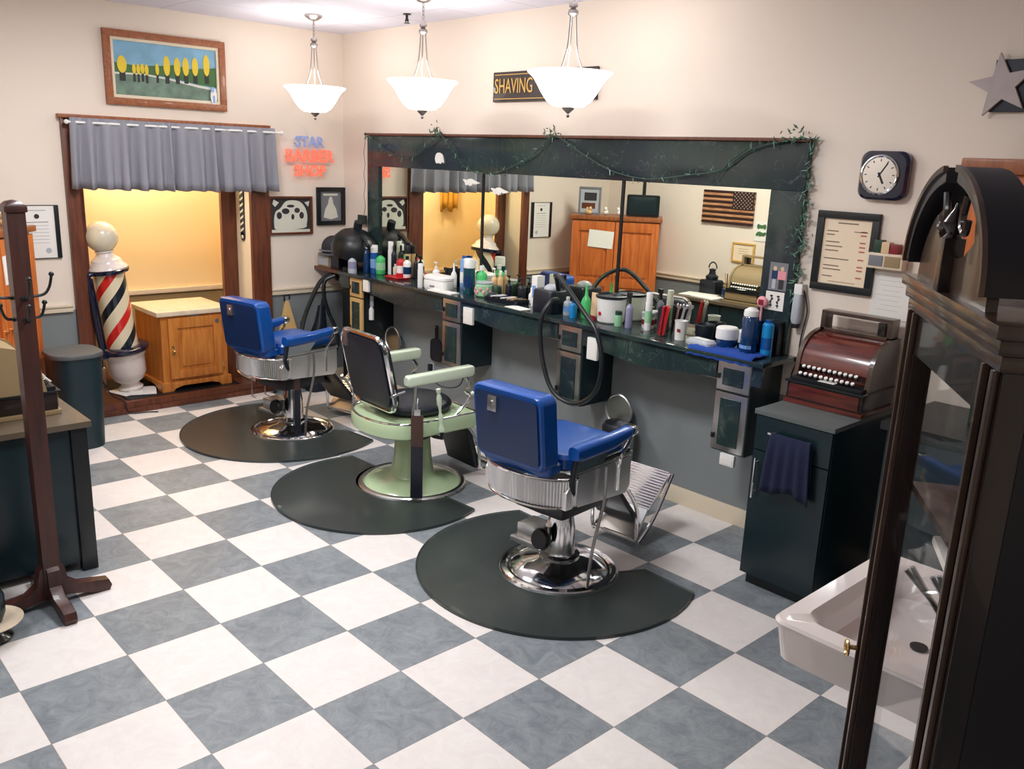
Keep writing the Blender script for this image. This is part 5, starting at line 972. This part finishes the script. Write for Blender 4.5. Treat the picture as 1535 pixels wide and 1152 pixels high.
# bin
t = thing('waste_bin', 'dark teal waste bin with flat grey lid beside the window', 'waste bin', (.485, -2.09, 0))
B().loft([[(q[0] * s, q[1] * s, z) for q in rrect(.30, .27, .1, 8)] for s, z in ((.86, 0), (.88, .02), (1.0, .53))]).put('body', 'bin', t)
B().loft([[(q[0] * s, q[1] * s, z) for q in rrect(.30, .27, .1, 8)] for s, z in ((1.0, .53), (1.05, .532), (1.05, .548), (1.02, .555), (.9, .557))]).put('lid', 'binlid', t)
# armoire
t = thing('armoire', 'orange wood armoire with panelled doors set across the corner behind the waste bin', 'armoire', (.47, -2.59, 0), R(-38))
B().box(-.385, .385, -.20, .19, 0, 1.205).put('body', 'orange', t)
B().box(-.405, .405, -.21, .225, 1.205, 1.24, bev=.008).put('cornice', 'frame_wood', t)
for k in range(2):
    x0 = -.38 + k * .383; d = B().box(x0, x0 + .377, .19, .2, .05, 1.195, bev=.002).put('door', 'orange', t); b = B()
    for (a0, a1, z0, z1) in ((0, .06, .05, 1.195), (.317, .377, .05, 1.195), (.06, .317, .05, .13), (.06, .317, 1.11, 1.195), (.06, .317, .62, .69)): b.box(x0 + a0, x0 + a1, .2, .213, z0, z1, bev=.003)
    b.put('door_frame', 'orange', d)
    b = B().box(x0 + .085, x0 + .292, .2, .208, .155, .595, bev=.006).box(x0 + .085, x0 + .292, .2, .208, .715, 1.085, bev=.006); b.put('door_panels', 'orange', d)
    B().cyl((x0 + (.347 if k == 0 else .03), .213, .72), (x0 + (.347 if k == 0 else .03), .23, .72), .009, n=12).put('knob', 'brass', d)
AX, AY = math.cos(R(-38)), math.sin(R(-38))
def arm(u, v): return (.47 + u * AX - v * AY, -2.59 + u * AY + v * AX)
tag(B().box(-.11, .11, 0, .002, -.075, .075).put('paper_notice', 'paper', None, (*arm(-.12, .214), 1.04), (0, R(4), R(-38))), 'white paper notice taped on the left armoire door', 'notice')
t = thing('television', 'small black television on top of the armoire', 'television', (*arm(.225, -.01), 1.24), R(-38)); B().loft([[(x_ * s, y_, .095 + z_ * s) for x_, z_ in rrect(.29, .19, .015, 3)] for s, y_ in ((.6, -.18), (.95, -.05), (1, 0), (1, .04), (.97, .045))]).put('case', 'black', t)
B().loft([[(x_ * s, y_, .095 + z_ * s) for x_, z_ in rrect(.25, .155, .02, 3)] for s, y_ in ((1, .044), (.98, .05), (.6, .054))]).put('screen', 'dteal', t); B().cyl((.0, -.04, .14), (0, -.04, .36), .016, n=12).put('pole', 'black', t)
t = hang('framed_print', 'dark framed print standing on the left of the armoire top', 'print', Matrix.Rotation(R(-38), 4, 'Z') @ WD, *arm(-.25, .02), 1.361); frame_bars(B(), .2, .24, .016, .016).put('frame', 'grey', t); b = B(); flat(b, rect(-.085, .085, -.105, .105), .002, .006, Matrix(), 0); flat(b, rect(-.06, .05, .0, .07), .006, .008, Matrix(), 1); flat(b, rect(-.05, .07, -.07, -.02), .006, .008, Matrix(), 2); b.put('print', ['greyl', 'inkd', 'brown'], t)
for k, (u, v, m_, lab) in enumerate(((-.25, .12, 'tan', 'tan ceramic figurine on the armoire in front of the dark print'), (-.1, .05, 'paper', 'white ceramic figurine on the armoire beside the dark print'), (.03, .04, 'paper', 'white ceramic figurine on the armoire beside the television'))):
    tag(B().sph((0, 0, .025), (.035, .025, .025), n=16).sph((.022, 0, .055), (.015, .015, .02), n=14).sph((-.015, 0, .045), (.014, .012, .024), n=12).put('figurine', m_, None, (*arm(u, v), 1.2405), (0, 0, k)), lab, 'figurine', 'ceramic figurines on the armoire')
# flag and pictures on front wall
t = hang('wooden_flag', 'carved wooden flag with burnt stripes on the wall opposite the mirror', 'flag', WD, 1.36, -2.998, 1.365)
b = B(); h_ = .28; 
for k in range(13): b.box(-.255, .255, -h_ / 2 + k * h_ / 13 + .001, -h_ / 2 + (k + 1) * h_ / 13 - .001, 0, .02, 0 if k % 2 == 0 else 1, bev=.001)
b.put('stripes', ['flagd', 'flagl'], t)
b = B().box(-.255, -.05, -.01, h_ / 2, .02, .026); b.put('canton', 'flagd', t)
b = B()
for r_ in range(9):
    for c_ in range(6 if r_ % 2 == 0 else 5): flat(b, [(.006 * (1 if q % 2 == 0 else .42) * math.cos(R(90 + q * 36)), .006 * (1 if q % 2 == 0 else .42) * math.sin(R(90 + q * 36))) for q in range(10)], .026, .028, Matrix.Translation((-.238 + c_ * .034 + (.017 if r_ % 2 else 0), .0 + r_ * .0158 + .003, 0)))
b.put('stars', 'star', t)
t = hang('framed_certificate', 'small certificate in a yellow gold frame above the tan cash register', 'certificate', WD, 1.55, -2.998, 1.0); frame_bars(B(), .22, .165, .014, .014).put('frame', 'gold', t); b = B(); flat(b, rect(-.1, .1, -.07, .07), .002, .006, Matrix(), 0)
for k in range(3): flat(b, rect(-.05, .05, .03 - k * .02, .0325 - k * .02), .006, .0066, Matrix(), 1)
b.put('sheet', ['cream_paper', 'ink'], t)
t = hang('plant_poster', 'narrow poster of green leaves on the wall beside the wooden flag', 'poster', WD, 1.70, -2.998, 1.19); b = B(); flat(b, rect(-.06, .06, -.08, .08), 0, .003, Matrix(), 0)
for k in range(8): flat(b, ell(-.03 + .02 * (k % 4), .04 - .06 * (k // 4), .014, .022, 10, k), .003, .004 + .0003 * k, Matrix(), 1)
b.put('sheet', ['paper', 'treeg'], t)

# ================================================================== LEFT END OF THE COUNTER
t = thing('corner_shelf', 'brown wooden shelf in the corner left of the counter', 'shelf', (.19, -.14, .86)); B().box(-.19, .165, -.12, .137, -.0, .024, bev=.004).put('board', 'brown', t); B().prism([(0, 0), (.14, 0), (0, -.09)], lambda u, v: (-.19 + u, .06, v), lambda u, v: (-.19 + u, .08, v)).put('bracket', 'brown', t)
t = thing('picture_box', 'cardboard box with a printed picture on the corner shelf', 'box', (.1, -.185, .8845)); B().box(-.085, .065, -.05, .05, 0, .085, bev=.003).put('box', 'rope', t); B().box(.065, .0665, -.04, .045, .012, .075).box(-.075, .055, -.0515, -.05, .012, .075).put('printed_picture', 'greyl', t); B().sph((.066, 0, .04), (.003, .03, .018), n=12).put('printed_shape', 'inkd', t)
tag(B().box(-.055, .055, -.06, .06, 0, .09, bev=.005).put('black_box', 'nvinyl', None, (.235, -.17, .8895 - .005)), 'plain black box on the corner shelf right of the printed box', 'box')
t = thing('hat_stack', 'stack of grey caps on the printed cardboard box in the corner', 'cap', (.12, -.17, .97)); B().sph((0, 0, .05), (.08, .085, .09), n=24).put('crown', 'inkd', t); B().lathe([(.06, .0), (.105, .005), (.107, .012), (.06, .02)], n=28).lathe([(.06, .028), (.1, .03), (.102, .036), (.06, .045)], n=28).put('brim', 'grey', t)
t = thing('hair_dryer_hood', 'large black domed hair dryer hood at the left end of the mirror', 'hair dryer', (.375, -.16, .99))
b = B(); b.lathe([(.13, 0), (.16, .01), (.165, .06), (.15, .12), (.11, .165), (.05, .19), (0, .195), (0, .18), (.05, .175), (.1, .15), (.135, .11), (.15, .06), (.145, .015)], n=40, T=Matrix.Rotation(R(14), 4, 'Y')); b.put('hood', 'black', t)
B().tube([(.05, 0, .18), (.06, 0, .22), (.07, 0, .24)], .03, 12).put('motor_cap', 'nvinyl', t); B().tube(catmull([(.1, -.02, .15), (.17, -.02, .13), (.22, -.03, .09), (.26, -.03, .1)], 6), .012, 8).put('arm', 'nvinyl', t); B().lathe([(.02, -.085), (.08, -.083), (.03, -.07), (.025, 0)], n=20).cyl((0, 0, -.1), (0, 0, -.08), .078, n=20).put('stand', 'nvinyl', t)
tag(B().box(-.05, .05, -.008, .008, 0, .065, bev=.003).box(-.04, .04, -.009, -.006, .01, .055, 1).put('mini_picture', ['inkd', 'dgreen'], None, (.29, -.03, 1.2)), 'little dark framed picture on the wall above the hair dryer hood', 'picture')
# black column and hoses under it
tag(B().box(.345, .465, -.235, -.003, .1, .858, bev=.004).put('service_panel', 'black'), 'tall black panel box under the left end of the counter', 'panel')
tag(B().tube(catmull([(.22, -.50, .44), (.2, -.46, .55), (.2, -.40, .68), (.2, -.33, .79), (.2, -.26, .835), (.22, -.21, .83), (.22, -.21, .8)], 6), .016, 8).put('vacuum_hose', 'hose'), 'thick black hose hanging in the corner, the straight left strand', 'hose')
tag(B().tube(catmull([(.25, -.235, .84), (.22, -.3, .8), (.22, -.31, .69), (.22, -.27, .56), (.24, -.23, .45), (.25, -.22, .34), (.24, -.26, .25), (.2, -.3, .18)], 6), .014, 8).put('vacuum_hose', 'hose'), 'thick black hose hanging in the corner, the curved right strand', 'hose')
t = thing('vacuum_cleaner', 'upright dark blue vacuum cleaner standing in the corner', 'vacuum cleaner', (.19, -.345, 0)); B().loft([[(q[0] * s, q[1] * s + dy, z) for q in rrect(.12, .13, .04)] for s, dy, z in ((1.2, -.02, 0), (1.2, -.02, .06), (.9, 0, .1), (.95, 0, .4), (.6, .02, .5), (.35, .03, .62))]).put('body', 'nvinyl', t); B().tube([(0, .03, .6), (0, .06, .72)], .012, 8).put('handle', 'nvinyl', t); B().box(.05, .066, -.03, .04, .35, .42, bev=.003).put('filter_cover', 'lavender', t)
t = thing('folding_board', 'light wood triangular easel board leaning in the corner', 'board', (.10, -.545, 0), R(0))
B().prism([(-.105, .1), (.105, .1), (.105, .32), (.012, .66), (-.012, .66), (-.105, .32)], lambda u, v: (.03 - .05 * v, u, v), lambda u, v: (.045 - .05 * v, u, v), bev=.002).put('board', 'wtan', t)
B().box(.0, .02, -.125, -.105, 0, .5, bev=.002).box(.0, .02, .105, .125, 0, .5, bev=.002).put('leg', 'inkd', t); B().tube([(.01, -.02, .66), (.01, -.02, .70), (.01, .02, .70), (.01, .02, .67)], .006, 6).put('hook', 'black', t)
t = thing('wire_rack', 'small wire magazine holder on the window sill behind the farthest chair', 'holder', (.10, -.78, .0)); 
b = B()
for y in (-.05, .05): b.tube(catmull([(0, y, 0), (0, y, .45), (0, y * .8, .54), (0, 0, .60), (0, -y * .0, .60)], 5), .005, 6)
b.tube([(0, -.05, .45), (0, .05, .45)], .004, 6).tube([(0, -.05, .3), (0, .05, .3)], .004, 6).tube([(0, -.05, 0), (.06, -.05, 0)], .005, 6).tube([(0, .05, 0), (.06, .05, 0)], .005, 6).put('wire_frame', 'steel', t); B().box(.006, .014, -.04, .04, .33, .52, bev=.002).put('magazine', 'slab', t)
# round mirrors and hand mirror under counter, canister, outlet
for k, (x, z, lab) in enumerate(((2.81, .42, 'round chrome hand mirror hanging under the counter behind the nearest chair'), (.73, .44, 'round chrome hand mirror hanging under the counter behind the green chair'))):
    t = hang('round_mirror', lab, 'mirror', WA, x, -.06, z, 'round mirrors under the counter')
    B().lathe([(.078, 0), (.09, .004), (.092, .014), (.085, .018), (.08, .012)], n=40).put('rim', 'bchrome', t); B().lathe([(0, .003), (.082, .003), (.082, .01), (0, .01)], n=40).put('glass', 'mirror', t); B().box(-.012, .012, -.012, .012, -.057, .0).put('wall_mount', 'dsteel', t)
t = hang('hand_mirror', 'black paddle hand mirror hanging under the counter', 'hand mirror', WA, 1.18, -.03, .44); B().loft([[(q[0], q[1], z) for q in rrect(.115, .15, .03)] for z in (0, .012)]).put('paddle', 'nvinyl', t); B().box(-.014, .014, .07, .17, 0, .01, bev=.004).put('handle', 'nvinyl', t); B().cyl((0, .16, -.028), (0, .16, .015), .004, n=8).put('hook', 'bchrome', t)
t = hang('wall_outlet', 'black electrical outlet low on the grey wall behind the green chair', 'outlet', WA, 1.10, -.001, .30); B().box(-.022, .022, -.035, .035, 0, .006, bev=.002).put('plate', 'greyl', t); B().box(-.016, .01, -.028, .028, .006, .03, bev=.003).put('plug', 'nvinyl', t)
tag(B().tube(catmull([(1.10, -.03, .29), (1.16, -.06, .25), (1.3, -.07, .22), (1.45, -.05, .26), (1.5, -.04, .4), (1.52, -.04, .5)], 6), .004, 6).put('power_cord', 'hose'), 'black cord sagging from the outlet toward the second cabinet', 'cord')
t = thing('steel_canister', 'steel canister bin with black lid by the wall behind the nearest chair', 'waste bin', (2.86, -.12, 0)); B().lathe([(.082, 0), (.085, .01), (.085, .33), (.08, .34), (0, .34)], n=32).put('body', 'steel', t); B().lathe([(.088, .32), (.09, .35), (.075, .375), (0, .385)], n=32).put('lid', 'nvinyl', t)
t = thing('spray_bottle', 'clear spray bottle hanging under the left end of the counter', 'bottle', (.659, -.2, .62)); B().lathe([(0, -.04), (.018, -.04), (.018, .03), (.008, .05), (0, .05)], n=16).put('body', 'white', t); B().box(-.012, .02, -.006, .006, .05, .13, bev=.003).put('trigger', 'greyl', t)

# ================================================================== CAMERA, UNITS, VIEW
done = set()
for o in list(bpy.context.scene.objects):
    o.location = o.location * K
    if o.type == 'MESH' and o.data.name not in done:
        o.data.transform(Matrix.Scale(K, 4)); done.add(o.data.name)
    for md in o.modifiers:
        if md.type == 'SOLIDIFY': md.thickness *= K
    if o.type == 'LIGHT':
        if o.data.type == 'AREA': o.data.size *= K; o.data.size_y *= K
        else: o.data.shadow_soft_size *= K
        o.data.energy *= K * K
cam = bpy.data.cameras.new('camera'); co = bpy.data.objects.new('camera', cam); C.objects.link(co)
r0, r1, r2 = (Vector(v) for v in ([0.6766179501386498, 0.7353216527024183, 0.038603323913306675], [0.2099646111785784, -0.14242147439762554, -0.9672802001917722], [-0.7057641331229578, 0.6625844781591177, -0.2507564509634983]))
M = Matrix((r0, -r1, -r2)).transposed().to_4x4(); M.translation = Vector((5.680341909, -3.553454619, 1.699133403)) * K
co.matrix_world = M; cam.sensor_fit = 'HORIZONTAL'; cam.sensor_width = 36; cam.lens = 1306.5663 * 36 / 1535; cam.clip_start = .02; cam.clip_end = 60
sc = bpy.context.scene; sc.camera = co
w = bpy.data.worlds.new('world'); sc.world = w; w.use_nodes = True; w.node_tree.nodes['Background'].inputs[0].default_value = (.8, .85, 1, 1); w.node_tree.nodes['Background'].inputs[1].default_value = .15
sc.view_settings.view_transform = 'Standard'; sc.view_settings.look = 'None'; sc.view_settings.gamma = 1; sc.view_settings.use_curve_mapping = False
sc.view_settings.exposure = -0.32
sc.cycles.max_bounces = 8; sc.cycles.transparent_max_bounces = 12; sc.cycles.glossy_bounces = 5
